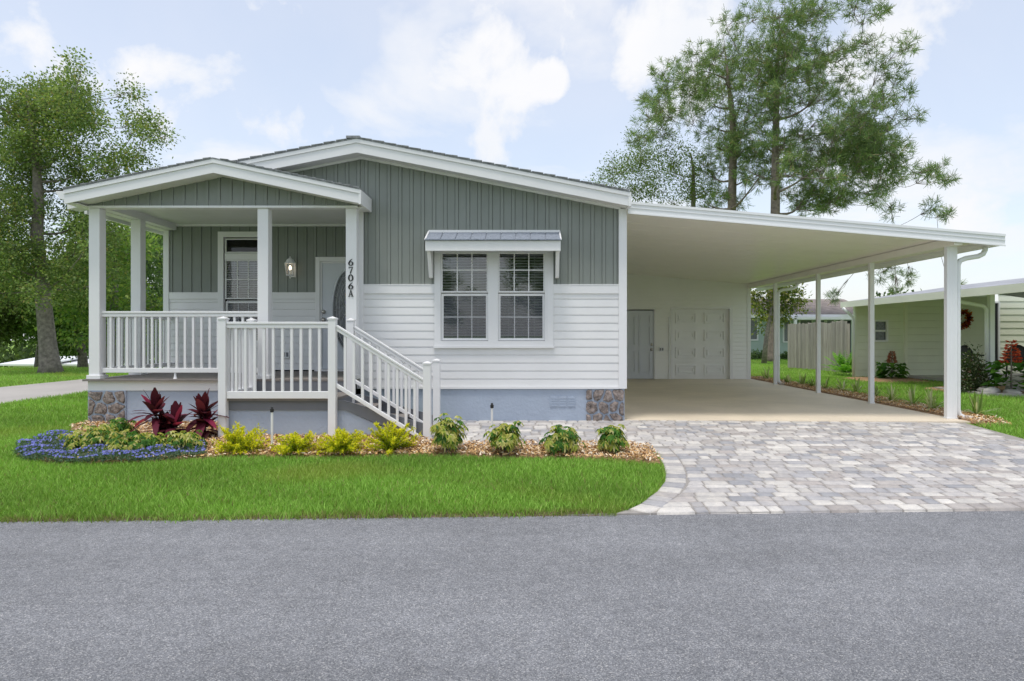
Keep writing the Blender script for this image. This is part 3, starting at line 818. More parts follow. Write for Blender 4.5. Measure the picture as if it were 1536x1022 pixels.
def blinds(part, x0, x1, z0, z1, y, step=0.040, tilt=0.40):
    mb = MB(); z = z0+0.03
    while z < z1:
        dz = 0.045*math.sin(tilt)/2; dy = 0.045*math.cos(tilt)/2
        s = rng.normal(0, 0.001)
        mb.add([(x0, y-dy, z-dz+s), (x1, y-dy, z-dz-s), (x1, y+dy, z+dz-s), (x0, y+dy, z+dz+s)], [(0,1,2,3)])
        mb.add([(x0, y-dy, z-dz+s+0.009), (x1, y-dy, z-dz-s+0.009), (x1, y+dy, z+dz-s+0.009), (x0, y+dy, z+dz+s+0.009)], [(0,1,2,3)])
        mb.add([(x0, y-dy, z-dz+s), (x1, y-dy, z-dz-s), (x1, y-dy, z-dz-s+0.009), (x0, y-dy, z-dz+s+0.009)], [(0,1,2,3)])
        z += step
    for f in (0.22, 0.78):
        c = x0+(x1-x0)*f; mb.box(c-0.002, c+0.002, y-0.026, y-0.023, z0, z1)
    mb.build('blinds', M['blind'], part)
def casing(x0, x1, z0, z1, y, bars, parent, w=0.095):
    """flat boards round the opening, bars = list of inner boxes to fill"""
    mb = MB(); frame_boxes(mb, x0, x1, z0, z1, w, y-0.040, y+0.05)
    mb_i = 0.018
    for b in bars: mb.box(b[0], b[1], y-0.034, y+0.05, b[2], b[3])
    return mb.build('window', M['white_trim'], parent, bevel=0.004)
# twin front window
gl = [(664, 730), (749.5, 815)]
U0, U1, Lw0, Lw1 = Z_(437, YM), Z_(374, YM), Z_(507.5, YM), Z_(444, YM)
g = [(X_(a, YM), X_(b, YM)) for a, b in gl]
win = casing(WX0, WX1, WZ0, WZ1, YM, [(g[0][1]+0.022, g[1][0]-0.022, WZ0+0.09, WZ1-0.09), (WX0+0.09, g[0][0]-0.022, WZ0+0.09, WZ1-0.09), (g[1][1]+0.022, WX1-0.09, WZ0+0.09, WZ1-0.09)], house, w=0.09)
for (a, b) in g:
    sash(win, a, b, U0, U1, YM-0.005, 3, 2); sash(win, a+0.012, b-0.012, Lw0, Lw1, YM+0.022, 3, 2, screen=True, fw=0.034)
    blinds(win, a-0.02, b+0.02, Lw0-0.03, U1+0.05, YM+0.075)
mb = MB(); mb.box(WX0-0.012, WX1+0.012, YM-0.055, YM-0.02, WZ0-0.012, WZ0+0.02); mb.build('sill', M['white_trim'], win)
# porch window with transom
win2 = casing(QX0, QX1, QZ0, QZ1, YR, [], house, w=0.095)
qa, qb = X_(340, YR), X_(389, YR)
sash(win2, qa, qb, Z_(378, YR), Z_(360, YR), YR-0.003, 1, 1, glass='glassdk')
mb = MB(); mb.box(qa-0.02, qb+0.02, YR-0.03, YR+0.03, Z_(390, YR)+0.0, Z_(379.5, YR)-0.012); mb.build('transom_bar', M['white_trim'], win2)
sash(win2, qa, qb, Z_(447, YR), Z_(392, YR), YR-0.003, 3, 2); sash(win2, qa+0.012, qb-0.012, QZ0+0.13, Z_(455, YR), YR+0.022, 3, 2, screen=True, fw=0.034)
blinds(win2, qa-0.02, qb+0.02, QZ0+0.1, Z_(390, YR), YR+0.075, tilt=0.35)

# awning over the twin window -------------------------------------------------
aw = MB(); ya0 = YM-0.02; ya1 = YM-0.40
ax0, ax1 = X_(638, ya1), X_(841, ya1)
zt, zm, zb_ = Z_(347, ya0+0.0), Z_(361, ya1), Z_(376.5, ya1)
aw.box(ax0, ax1, ya1, ya1+0.03, zb_, zm); aw.box(ax0, ax0+0.03, ya1+0.03, ya0, zb_+0.005, zm-0.004); aw.box(ax1-0.03, ax1, ya1+0.03, ya0, zb_+0.005, zm-0.004)
awn = aw.build('window_awning', M['white_trim'], house, bevel=0.004)
tb = MB(); n = 9
for k in range(n):
    xa, xb = ax0+(ax1-ax0)*k/n, ax0+(ax1-ax0)*(k+1)/n
    a = 0.0 if k == 0 else 0.006; b = 0.0 if k == n-1 else 0.006
    tb.prism_x([(ya1-0.03, zm+0.001), (ya1-0.03, zm+0.016), (ya0-0.03, zt-0.02), (ya0-0.03, zt-0.04)], xa+a, xb-b)
tb.prism_x([(ya1-0.02, zm+0.0005), (ya1-0.02, zm+0.006), (ya0-0.03, zt-0.032), (ya0-0.03, zt-0.05)], ax0+0.001, ax1-0.001)
tb.build('awning_shingles', M['awn_shingle'], awn)
tb = MB(); tb.box(ax0-0.004, ax1+0.004, ya0-0.035, YM+0.01, zt-0.03, zt+0.012)
tb.prism_x([(ya1-0.012, zm+0.004), (ya1-0.012, zm+0.022), (ya0-0.03, zt+0.0), (ya0-0.03, zt-0.03)], ax0-0.012, ax0+0.008)
tb.prism_x([(ya1-0.012, zm+0.004), (ya1-0.012, zm+0.022), (ya0-0.03, zt+0.0), (ya0-0.03, zt-0.03)], ax1-0.008, ax1+0.012)
tb.build('awning_trim', M['white_trim'], awn)
for xs_ in (ax0+0.012, ax1-0.062):
    tb = MB(); zz = Z_(417, ya0-0.1)
    tb.prism_x([(YM-0.035, zz), (YM-0.14, zz+0.005), (ya1+0.06, zb_+0.02), (ya1+0.06, zb_+0.04), (YM-0.035, zb_+0.04)], xs_, xs_+0.05)
    tb.build('awning_bracket', M['white_trim'], awn, bevel=0.004)

# main roof ---------------------------------------------------------------------
EXR, EXL = XRt+0.03, XL-0.28
mb = MB(); th = 0.03
def slope_prism(mb, x0, x1, top, t, y0, y1, off=0.0):
    xs2 = [x0, x1] if not (x0 < RX < x1) else [x0, RX, x1]
    up = [(x, top(x)+off) for x in xs2]; dn = [(x, top(x)+off-t) for x in reversed(xs2)]
    mb.prism(up+dn, y0, y1)
slope_prism(mb, EXL, EXR, main_top, 0.02, YF-0.02, 23.2, 0.012)
roof = mb.build('roof', M['shingle'], house)
mb = MB()
for k in range(46):                                  # ragged shingle butts along the rake
    x = EXL + (EXR-EXL)*k/46; x2 = EXL+(EXR-EXL)*(k+1)/46
    if x < RX < x2: continue
    hi_ = 0.020 if k % 2 else 0.016
    mb.prism([(x, main_top(x)+0.0125), (x2-0.012, main_top(x2-.012)+0.0125), (x2-0.012, main_top(x2-.012)+0.012+hi_), (x, main_top(x)+0.012+hi_*.4)] if x > RX else
             [(x, main_top(x)+0.0125), (x2-0.012, main_top(x2-.012)+0.0125), (x2-.012, main_top(x2-.012)+0.012+hi_*.4), (x, main_top(x)+0.012+hi_)], YF-0.03, YF+1.2)
mb.box(RX-0.14, RX+0.05, YF-0.035, 23.2, RZ+0.0, RZ+0.03)
mb.build('shingle_edge', M['shingle'], roof)
mb = MB(); slope_prism(mb, EXL, EXR, main_top, 0.052, YF-0.016, YF+0.03, -0.009); slope_prism(mb, EXL, EXR, main_top, 0.135, YF, YF+0.028, -0.062)
mb.build('fascia', M['white_trim'], roof)
mb = MB(); slope_prism(mb, EXL, EXR, main_top, 0.012, YF+0.03, YM-0.03, -0.175)
mb.build('soffit', M['soffit'], roof)
mb = MB(); slope_prism(mb, XL, XRt-0.06, main_top, 0.028, YM-0.03, YM-0.001, -0.187); mb.build('frieze_trim', M['white_trim'], roof)
mb = MB(); mb.box(EXR-0.02, EXR+0.02, YF-0.012, 23.1, main_top(EXR)-0.20, main_top(EXR)-0.005); mb.build('eave_fascia', M['white_trim'], roof); mb = MB(); mb.box(EXL-0.02, EXL+0.02, YM+0.1, 23.1, main_top(EXL)-0.19, main_top(EXL)-0.01); mb.build('eave_fascia', M['white_trim'], roof)

# porch roof ----------------------------------------------------------------------
PX, PZ, PS, YPF = -4.215, 3.617, 0.209, 9.18
def porch_top(x): return PZ - PS*abs(x-PX)
PL, PR = X_(96, YPF), X_(546, YPF)-0.05
def pslope(mb, t, y0, y1, off, x0=None, x1=None):
    x0 = PL if x0 is None else x0; x1 = PR if x1 is None else x1
    xs2 = [x0, PX, x1]
    mb.prism([(x, porch_top(x)+off) for x in xs2]+[(x, porch_top(x)+off-t) for x in reversed(xs2)], y0, y1)
mb = MB(); pslope(mb, 0.018, YPF-0.02, YM+0.02, 0.010)
proof = mb.build('porch_roof', M['shingle'], house)
mb = MB()
for k in range(34):
    x = PL+(PR-PL)*k/34; x2 = PL+(PR-PL)*(k+1)/34
    if x < PX < x2: continue
    h0, h1 = (0.018, 0.007) if x < PX else (0.007, 0.018)
    mb.prism([(x, porch_top(x)+0.0105), (x2-.01, porch_top(x2-.01)+0.0105), (x2-.01, porch_top(x2-.01)+0.010+h1), (x, porch_top(x)+0.010+h0)], YPF-0.028, YM)
mb.build('shingle_edge', M['shingle'], proof)
mb = MB(); pslope(mb, 0.052, YPF-0.016, YPF+0.03, -0.009); pslope(mb, 0.130, YPF, YPF+0.028, -0.062); mb.build('fascia', M['white_trim'], proof)
mb = MB(); pslope(mb, 0.012, YPF+0.03, YP+0.0, -0.168); mb.build('soffit', M['soffit'], proof)
mb = MB(); mb.box(PR-0.02, PR+0.012, YPF-0.012, YM-0.04, porch_top(PR)-0.20, porch_top(PR)-0.012)
mb.box(PR-0.20, PR-0.021, YP-0.01, YM-0.02, porch_top(PR)-0.195, porch_top(PR)-0.18); mb.build('eave_fascia', M['white_trim'], proof)
mb = MB(); gx = PL
mb.prism([(gx, porch_top(gx)-0.02), (gx-0.11, porch_top(gx)-0.02), (gx-0.115, porch_top(gx)-0.045), (gx-0.085, porch_top(gx)-0.075), (gx-0.06, porch_top(gx)-0.125), (gx, porch_top(gx)-0.135)], YPF+0.0, 23)
mb.build('gutter', M['white_trim'], proof, bevel=0.004)
mb = MB(); mb.box(PL+0.0, PL+0.16, YPF+0.05, YR+.2, porch_top(PL)-0.185, porch_top(PL)-0.172); mb.build('eave_soffit', M['soffit'], proof)
# porch gable, beams, ceiling
pg = lambda x: porch_top(x) - 0.178
batten_wall(-6.14, -2.36, YP-0.0, 3.035, pg, phase=0.06).build('porch_gable', M['batten'], house)
mb = MB(); mb.box(-6.13, -2.34, YP-0.03, YP+0.13, 3.005, 3.034); mb.build('gable_trim', M['white_trim'], house)
mb = MB(); mb.box(-6.08, -2.36, YP+0.002, YP+0.12, 3.036, 3.12); mb.box(-6.12, -5.93, YP+0.132, YR-0.04, 3.02, 3.12); mb.box(XC-0.10, XC-0.052, YP+.132, YR-0.04, 3.02, 3.12)
mb.build('porch_beam', M['white_trim'], house)
mb = MB(); mb.box(-6.12, XC, YP+0.12, YR, 3.12, 3.14); mb.box(-6.2, XC, YP+0.1, YR+0.1, 3.141, 3.16); mb.build('porch_ceiling', M['soffit'], house)
mb = MB(); mb.box(-5.93, XC-0.1, YR-0.045, YR-0.005, 3.085, 3.12); mb.build('ceiling_trim', M['white_trim'], house)
# deck
mb = MB(); yb = YP-0.05
k = 0
while yb < YR-0.02:
    y2 = min(yb+0.138, YR-0.012); mb.box(-6.14, -2.40, yb, y2-0.006, ZD-0.028, ZD); yb = y2
deck = mb.build('porch_deck', M['deck'], house)
mb = MB(); mb.box(-6.10, -2.42, YP+0.01, YP+0.05, 0.47, ZD-0.029); mb.box(-6.11, -6.07, YP+0.05, YR, 0.47, ZD-0.029); mb.build('rim_board', M['white_trim'], deck)
# posts
def post(x0, y0, zb, zt, w=0.15):
    mb = MB(); mb.box(x0, x0+w, y0, y0+w, zb, zt); mb.box(x0-0.022, x0+w+0.022, y0-0.022, y0+w+0.022, zb, zb+0.055); 
    return mb.build('porch_post', M['white_trim'], house, bevel=0.006)
PXS = [X_(133, YP), X_(386, YP), X_(518.5, YP)]
posts = [post(x, YP, ZD, 3.004) for x in PXS]
post(X_(196, 10.48), 10.48, ZD, 3.019)
# house number 6706A down the right post
def ribbon(mb, pts, y0, y1):
    """pts: (x, z, halfwidth): a flat stroke of changing width"""
    L = []; Rr = []
    for i, (x, z, w) in enumerate(pts):
        a = pts[max(0, i-1)]; b = pts[min(len(pts)-1, i+1)]
        dx, dz = b[0]-a[0], b[1]-a[1]; l = math.hypot(dx, dz) or 1
        L.append((x-dz/l*w, z+dx/l*w)); Rr.append((x+dz/l*w, z-dx/l*w))
    for i in range(len(pts)-1):
        mb.prism([L[i], L[i+1], Rr[i+1], Rr[i]], y0, y1)
def arc(cx_, cz_, rx, rz, a0, a1, n, wf):
    return [(cx_+rx*math.cos(R(a0+(a1-a0)*i/n)), cz_+rz*math.sin(R(a0+(a1-a0)*i/n)), wf(a0+(a1-a0)*i/n)) for i in range(n+1)]
def digit(ch):
    thick = lambda a: 0.004+0.008*abs(math.cos(R(a)))
    S = []
    if ch == '0': S.append(arc(0, .5, .30, .47, 0, 360, 28, lambda a: .035+.075*abs(math.cos(R(a)))))
    if ch == '6':
        S.append(arc(0, .30, .29, .28, 0, 360, 24, lambda a: .035+.07*abs(math.cos(R(a)))))
        S.append([(.22, .97, .03), (.06, .88, .045), (-.10, .72, .07), (-.22, .50, .09), (-.29, .30, .09)])
    if ch == '7':
        S.append([(-.28, .74, .03), (-.26, .93, .045), (-.2, .94, .055), (.29, .94, .055)]); S.append([(.29, .95, .035), (.16, .66, .055), (.02, .33, .075), (-.06, .0, .075)])
    if ch == 'A':
        S.append([(0, .99, .03), (-.16, .5, .035), (-.28, .02, .035)]); S.append([(0, .99, .05), (.14, .5, .085), (.26, .02, .085)])
        S.append([(-.18, .36, .035), (.2, .36, .035)]); S.append([(-.40, .02, .025), (-.14, .02, .025)]); S.append([(.10, .02, .025), (.42, .02, .025)])
    return S
num = MB()
for ch, (ya, yb_) in zip('6706A', [(388.6, 398.6), (400.6, 410.6), (412, 422), (424, 434), (435.4, 445.2)]):
    z1, z0 = Z_(ya, YP), Z_(yb_, YP); H = z1-z0; cxn = X_(526.3, YP)
    for st in digit(ch): ribbon(num, [(cxn+x*H*0.98, z0+z*H, w*H) for x, z, w in st], YP-0.010, YP-0.0005)
num.build('house_number', M['black'], posts[2])

# railings -----------------------------------------------------------------------------
def railing(name, parent, p0, p1, zr=0.94, spacing=0.113, bot=0.075, first=None, cap=True, bh=0.066):
    """p0,p1 at walking level; a two-piece top rail, a bottom rail and square balusters"""
    p0 = Vector(p0); p1 = Vector(p1); mb = MB(); u = Vector((0, 0, 1))
    mb.beam(p0+u*(zr-0.030), p1+u*(zr-0.030), 0.066, 0.030); mb.beam(p0+u*(zr-0.078), p1+u*(zr-0.078), 0.046, 0.0475)
    part = mb.build(name, M['white_trim'], parent, bevel=0.005)
    mb = MB(); mb.beam(p0+u*bot, p1+u*bot, 0.046, bh); mb.build('bottom_rail', M['white_trim'], part, bevel=0.005)
    d = p1-p0; L = math.hypot(d.x, d.y); n = max(1, int(round(L/spacing))-1); gap = L/(n+1)
    rise = d.z/L*0.032
    src = None
    for k in range(n):
        q = p0 + d*((k+1)*gap/L)
        if src is None:
            bb = MB(); w = 0.016; off = root_of(parent)
            bb.box(-w, w, -w, w, bot+bh-0.012, zr-0.07)
            src = bb.build('baluster', M['white_trim'], part, world=False, bevel=0.003); src.location = q-off
        else:
            c = src.copy(); COL.objects.link(c); c.parent = part; c.location = q-root_of(parent)
    return part
yr = YP+0.075
fr = railing('porch_railing', house, (PXS[0]+0.15, yr, ZD), (PXS[1], yr, ZD), zr=0.945, bot=0.085)
mb = MB(); mb.lathe([(0.028, 0.0), (0.02, 0.02), (0.014, 0.085)], (X_(263, yr), yr, ZD), 10); mb.build('foot_block', M['white_trim'], fr)
xl_ = PXS[0]+0.06
railing('porch_railing', house, (xl_, YP+0.15, ZD), (xl_, 10.48, ZD), zr=0.945, bot=0.085)
railing('porch_railing', house, (xl_, 10.63, ZD), (xl_, YR-0.03, ZD), zr=0.945, bot=0.085)

# front door ------------------------------------------------------------------------------
mb = MB(); cw = 0.075
mb.box(DX0, DX0+cw, YR-0.04, YR+0.06, ZD+0.03, DZ1); mb.box(DX1-cw, DX1, YR-0.04, YR+0.06, ZD+0.03, DZ1); mb.box(DX0+cw, DX1-cw, YR-0.04, YR+0.06, DZ1-cw, DZ1)
mb.box(DX0+cw, DX0+cw+0.03, YR-0.01, YR+0.06, ZD+0.03, DZ1-cw); mb.box(DX1-cw-0.03, DX1-cw, YR-0.01, YR+0.06, ZD+0.03, DZ1-cw); mb.box(DX0+cw+.03, DX1-cw-.03, YR-0.01, YR+0.06, DZ1-cw-0.03, DZ1-cw)
mb.box(DX0, DX1, YR-0.10, YR+0.06, ZD+0.001, ZD+0.029)
M['frontdoor'] = M['door']
door = mb.build('door', M['white_trim'], house, bevel=0.004)
ex, ez = X_(521.5, YR), Z_(466, YR); erx, erz = 0.255, 0.68
ds0, ds1, dz0, dz1 = DX0+cw+0.03, DX1-cw-0.03, ZD+0.035, DZ1-cw-0.03
nn = 48; el = [(ex+erx*math.cos(2*math.pi*i/nn), ez+erz*math.sin(2*math.pi*i/nn)) for i in range(nn)]
def border_pt(i):
    a = 2*math.pi*i/nn; c, s = math.cos(a), math.sin(a); t = 1e9
    if c > 1e-9: t = min(t, (ds1-ex)/c)
    if c < -1e-9: t = min(t, (ds0-ex)/c)
    if s > 1e-9: t = min(t, (dz1-ez)/s)
    if s < -1e-9: t = min(t, (dz0-ez)/s)
    return (ex+c*t, ez+s*t)
mb = MB(); bo = [border_pt(i) for i in range(nn)]
vs = [(x, YR+0.012, z) for x, z in bo]+[(x, YR+0.012, z) for x, z in el]+[(x, YR+0.05, z) for x, z in el]
fs = [(i, (i+1) % nn, nn+(i+1) % nn, nn+i) for i in range(nn)]+[(nn+i, nn+(i+1) % nn, 2*nn+(i+1) % nn, 2*nn+i) for i in range(nn)]
mb.add(vs, fs)
for cx_, cz_ in ((ds0, dz0), (ds1, dz0), (ds1, dz1), (ds0, dz1)):   # corner gussets the fan misses
    k = min(range(nn), key=lambda i: math.hypot(bo[i][0]-cx_, bo[i][1]-cz_))
    nb = [bo[(k-1) % nn], bo[k], bo[(k+1) % nn]]
    for a, b in zip(nb, nb[1:]): mb.add([(a[0], YR+0.012, a[1]), (b[0], YR+0.012, b[1]), (cx_, YR+0.012, cz_)], [(0, 1, 2)])
mb.build('door_slab', M['door'], door)
mb = MB()
ring = lambda f, g_, y0: [(ex+erx*f*math.cos(2*math.pi*i/nn), y0, ez+erz*g_*math.sin(2*math.pi*i/nn)) for i in range(nn+1)]
mb.tube(ring(1.03, 1.015, YR+0.006), 0.017, 8, False); mb.build('oval_frame', M['door'], door, smooth=True)
mb = MB(); mb.add([(x, YR+0.030, z) for x, z in el], [tuple(range(nn))]); mb.build('oval_glass', M['bevel'], door)
mb = MB()
for f, g_ in ((0.78, 0.88), (0.58, 0.74), (0.97, 0.985)): mb.tube(ring(f, g_, YR+0.027), 0.005, 6, False)
for i in range(0, nn, 3):
    a = 2*math.pi*i/nn
    mb.tube([(ex+erx*.78*math.cos(a), YR+.027, ez+erz*.88*math.sin(a)), (ex+erx*.97*math.cos(a), YR+.027, ez+erz*.985*math.sin(a))], 0.003, 5, False)
for sgn in (1, -1):                                   # scrolls meeting in the middle
    for s2 in (1, -1):
        mb.tube([(ex+sgn*erx*.5*math.sin(t*3.1)*(1-t*.35), YR+.027, ez+s2*erz*.7*t) for t in [k/14 for k in range(15)]], 0.004, 5, False)
    mb.tube([(ex+sgn*0.055+0.05*math.cos(a), YR+.027, ez+0.07*math.sin(a)) for a in [k*0.45 for k in range(15)]], 0.004, 5, False)
mb.build('lead_came', M['lead'], door, smooth=True)
mb = MB()
for c in ((0, .14), (0, -.14)): mb = MB(); mb.add([(ex+c[0]+0.05*math.cos(a), YR+0.026, ez+c[1]+0.06*math.sin(a)) for a in [k*0.6283 for k in range(10)]], [tuple(range(10))]); mb.build('coloured_glass', M['blueg'], door)
mb = MB(); mb.add([(ex-.02+0.03*math.cos(a), YR+0.0255, ez+.27+0.05*math.sin(a)) for a in [k*0.6283 for k in range(10)]], [tuple(range(10))]); mb.build('coloured_glass', M['amber'], door)
def knob(x, z, y, r, parent, name):
    mb = MB(); prof = [(r*1.1, 0), (r*1.1, 0.006), (r*.5, 0.010), (r*.5, 0.025), (r*.95, 0.034), (r*.95, 0.05), (r*.4, 0.058)]
    base = len(mb.v); n = 14
    for rr, h in prof:
        for k in range(n): a = 2*math.pi*k/n; mb.v.append((x+rr*math.cos(a), y-h, z+rr*math.sin(a)))
    for i in range(len(prof)-1):
        for k in range(n): a = i*n+k; b = i*n+(k+1) % n; mb.f.append((a, b, b+n, a+n)); mb.m.append(0)
    mb.f.append(tuple((len(prof)-1)*n+k for k in range(n))); mb.m.append(0)
    return mb.build(name, M['nickel'], parent, smooth=True)
knob(X_(485.5, YR), Z_(468, YR), YR+0.010, 0.03, door, 'deadbolt'); knob(X_(485.5, YR), Z_(480, YR), YR+0.010, 0.033, door, 'knob')
def outlet(px, py, Y, parent, y):
    mb = MB(); x, z = X_(px, Y), Z_(py, Y); mb.box(x-0.06, x+0.06, y-0.035, y-0.005, z-0.06, z+0.06)
    o = mb.build('outlet', M['alu'], parent, bevel=0.006)
    mb = MB()
    for s in (-0.028, 0.028): mb.box(x+s-0.018, x+s+0.018, y-0.041, y-0.0355, z-0.036, z+0.036)
    mb.build('outlet_cover', M['rim'], o); return o
outlet(430, 532, YR, house, YR-0.014)

# wall lantern ---------------------------------------------------------------------------
lx, lz, ly = X_(437, YR-0.1), Z_(404, YR-0.1), YR-0.16
lan = thing('wall_lantern', 'small white wall lantern with a lit bulb beside the front door', 'lamp', (lx, YR-0.013, lz))
mb = MB(); mb.box(lx-0.05, lx+0.05, YR-0.03, YR-0.0135, lz-0.13, lz+0.08); mb.tube([(lx, YR-0.03, lz+0.02), (lx, YR-0.09, lz+0.14), (lx, ly, lz+0.165)], 0.011, 8)
mb.build('bracket', M['white_trim'], lan)
mb = MB(); s4 = [(0.10, 0.085), (0.095, 0.10), (0.07, 0.125), (0.055, 0.155), (0.04, 0.165), (0.012, 0.19), (0.008, 0.21)]
mb.lathe(s4, (lx, ly, lz), 8); mb.build('lamp_cap', M['white_trim'], lan)
mb = MB()
for k in range(6):
    a = 2*math.pi*(k+.5)/6; mb.tube([(lx+0.085*math.cos(a), ly+0.085*math.sin(a), lz+0.086), (lx+0.058*math.cos(a), ly+0.058*math.sin(a), lz-0.10)], 0.006, 5)
mb.lathe([(0.062, -0.115), (0.066, -0.10), (0.05, -0.098)], (lx, ly, lz), 12); mb.lathe([(0.012, -0.115), (0.018, -0.14), (0.006, -0.165)], (lx, ly, lz), 8)
mb.build('cage', M['white_trim'], lan)
mb = MB(); 
for k in range(12):
    a, b = 2*math.pi*k/12, 2*math.pi*(k+1)/12
    mb.add([(lx+0.054*math.cos(a), ly+0.054*math.sin(a), lz-0.098), (lx+0.054*math.cos(b), ly+0.054*math.sin(b), lz-0.098), (lx+0.08*math.cos(b), ly+0.08*math.sin(b), lz+0.084), (lx+0.08*math.cos(a), ly+0.08*math.sin(a), lz+0.084)], [(0,1,2,3)])
mb.build('lamp_glass', M['lampglass'], lan)
mb = MB(); mb.lathe([(0.010, 0.0), (0.022, 0.02), (0.026, 0.04), (0.016, 0.062), (0.003, 0.08)], (lx, ly, lz-0.02), 12); mb.build('bulb', M['bulb'], lan, smooth=True)
mb = MB(); mb.lathe([(0.016, -0.098), (0.016, -0.02)], (lx, ly, lz), 10); mb.build('candle_sleeve', M['white_trim'], lan)

# ---------------------------------------------------------------- front steps with landing
ZL = 0.455
lx0, lx1 = X_(335, YL), X_(499, YL); sx1 = X_(641, YL); YBk = YP-0.055
steps = thing('entry_steps', 'white railed landing and steps of grey boards leading down from the porch', 'steps', ((lx0+sx1)/2, YL+0.4, gzf(0, YL)))
mb = MB(); yb = YL+0.0
while yb < YBk-0.02:
    y2 = min(yb+0.138, YBk-0.004); mb.box(lx0-0.02, lx1+0.03, yb, y2-0.006, ZL-0.028, ZL); yb = y2
mb.build('landing_deck', M['deck'], steps)
gs = gzf(0, YL)
slope = -(0.586)
mb = MB(); yf = YL+0.05
mb.box(lx0, lx1, yf, yf+0.04, ZL-0.15, ZL-0.029)                      # dark rim board
mb.prism([(lx1, ZL-0.029), (lx1+0.12, ZL-0.029), (sx1-0.02, gs+0.19), (sx1-0.02, gs+0.0), (sx1-0.16, gs+0.0), (lx1+0.14, ZL-0.15), (lx1, ZL-0.15)], yf, yf+0.04)
mb.build('stringer', M['rim'], steps); mb = MB()
mb.prism([(lx1, ZL-0.029), (lx1+0.12, ZL-0.029), (sx1-0.02, gs+0.19), (sx1-0.02, gs+0.0), (sx1-0.16, gs+0.0), (lx1+0.14, ZL-0.15), (lx1, ZL-0.15)], YBk-0.05, YBk-0.01)
mb.build('stringer', M['rim'], steps)
mb = MB(); mb.box(lx0+0.01, lx1, yf+0.02, yf+0.06, gs-0.2, ZL-0.151); mb.prism([(lx1, ZL-0.151), (lx1+0.135, ZL-0.151), (sx1-0.17, gs-0.02), (sx1-0.17, gs-0.2), (lx1, gs-0.2)], yf+0.02, yf+0.06)
mb.box(lx0+0.01, lx0+0.04, yf+0.06, YP+0.02, gs-0.2, ZL-0.151)
mb.build('skirt_panel', M['stucco'], steps)
nst = 3; run = (sx1-0.04-lx1)/nst; rise = (ZL-gs)/(nst+0.6)
for k in range(nst):
    xa = lx1+0.03+run*k; zz = ZL-rise*(k+1)
    mb = MB(); 
    mb.box(xa+0.0, xa+run*.5-.003, yf+0.041, YBk-0.051, zz-0.028, zz); mb.box(xa+run*.5+.003, xa+run+0.02, yf+0.041, YBk-0.051, zz-0.028, zz)
    t = mb.build('tread', M['deck'], steps)
    mb = MB(); mb.box(xa-0.02, xa-0.001, yf+0.041, YBk-0.051, zz+0.001, zz+rise-0.029); mb.build('riser', M['rim'], t)
mb = MB(); mb.box(lx0-0.02, lx1+0.02, YP-0.045, YP-0.02, ZL-0.03, ZD-0.03); mb.build('porch_riser', M['rim'], steps)
def newel(x, y, zb, zt, w=0.095):
    mb = MB(); h = w/2
    mb.box(x-h, x+h, y-h, y+h, zb, zt-0.03)
    p = mb.build('newel_post', M['white_trim'], steps, bevel=0.006)
    c = MB(); k = h+0.007
    c.box(x-k, x+k, y-k, y+k, zt-0.030, zt-0.012)
    c.add([(x-k, y-k, zt-0.0119), (x+k, y-k, zt-0.0119), (x+k, y+k, zt-0.0119), (x-k, y+k, zt-0.0119), (x, y, zt+0.010)], [(0,1,4), (1,2,4), (2,3,4), (3,0,4)])
    c.build('post_cap', M['white_trim'], p); return p
zt1 = Z_(476, YL)
nf0 = (lx0+0.0, YL); nf1 = (lx1, YL); nfe = (sx1, YL)
newel(*nf0, gs-0.05, zt1); newel(*nf1, gs-0.05, zt1); newel(*nfe, gs-0.08, Z_(543, YL))
yb2 = YBk-0.09
newel(lx0+0.0, yb2, ZL, zt1); newel(lx1-0.0, yb2, gs, zt1); newel(sx1, yb2, gs-0.05, Z_(543, YL))
railing('landing_railing', steps, (lx0+0.048, YL, ZL), (lx1-0.048, YL, ZL), zr=Z_(483, YL)-ZL, spacing=0.117, bot=0.0, bh=0.09)
railing('landing_railing', steps, (lx0, YL+0.048, ZL), (lx0, yb2-0.048, ZL), zr=Z_(483, YL)-ZL, spacing=0.105, bot=0.01, bh=0.07)
za, zb2 = Z_(487, YL), Z_(568, YL)
for yy in (YL, yb2):
    p0 = (lx1+0.048, yy, za-0.86); p1 = (sx1-0.048, yy, zb2-0.86)
    railing('stair_railing', steps, p0, p1, zr=0.86, spacing=0.108, bot=0.86-(Z_(575, YL)*-1+za)-0.055, bh=0.055)

# ---------------------------------------------------------------- carport
YC = 9.75
cp_ = thing('carport', 'long white aluminium carport roof on slim posts beside the house', 'carport', (6.15, YC, 0.018))
def ct(x): return 3.145 - 0.0865*(x-1.457)
cx0, cx1, cy1 = 1.445, X_(1508, YC), 19.9
mb = MB(); mb.prism([(cx0, ct(cx0)-0.012), (cx1, ct(cx1)-0.012), (cx1, ct(cx1)-0.085), (cx0, ct(cx0)-0.085)], YC+0.03, cy1)
k = 0; xx = cx0+0.3
while xx < 5.9:                                      # the folded ribs between roof pans
    xx += 0.305
rp = mb.build('roof_panel', M['pan'], cp_)
mb = MB(); xx = cx0+0.02
yy = YC+0.6
mb2 = MB()
while yy < cy1-0.1:
    mb2.prism([(cx0+0.005, ct(cx0)-0.0855), (cx1-0.15, ct(cx1-.15)-0.0855), (cx1-0.15, ct(cx1-.15)-0.0885), (cx0+0.005, ct(cx0)-0.0885)], yy, yy+0.006); yy += 0.61
mb2.build('pan_seam', M['pan'], rp)
mb = MB(); mb.prism([(cx0, ct(cx0)), (cx1, ct(cx1)), (cx1, ct(cx1)-0.165), (cx0, ct(cx0)-0.165)], YC+0.004, YC+0.03)
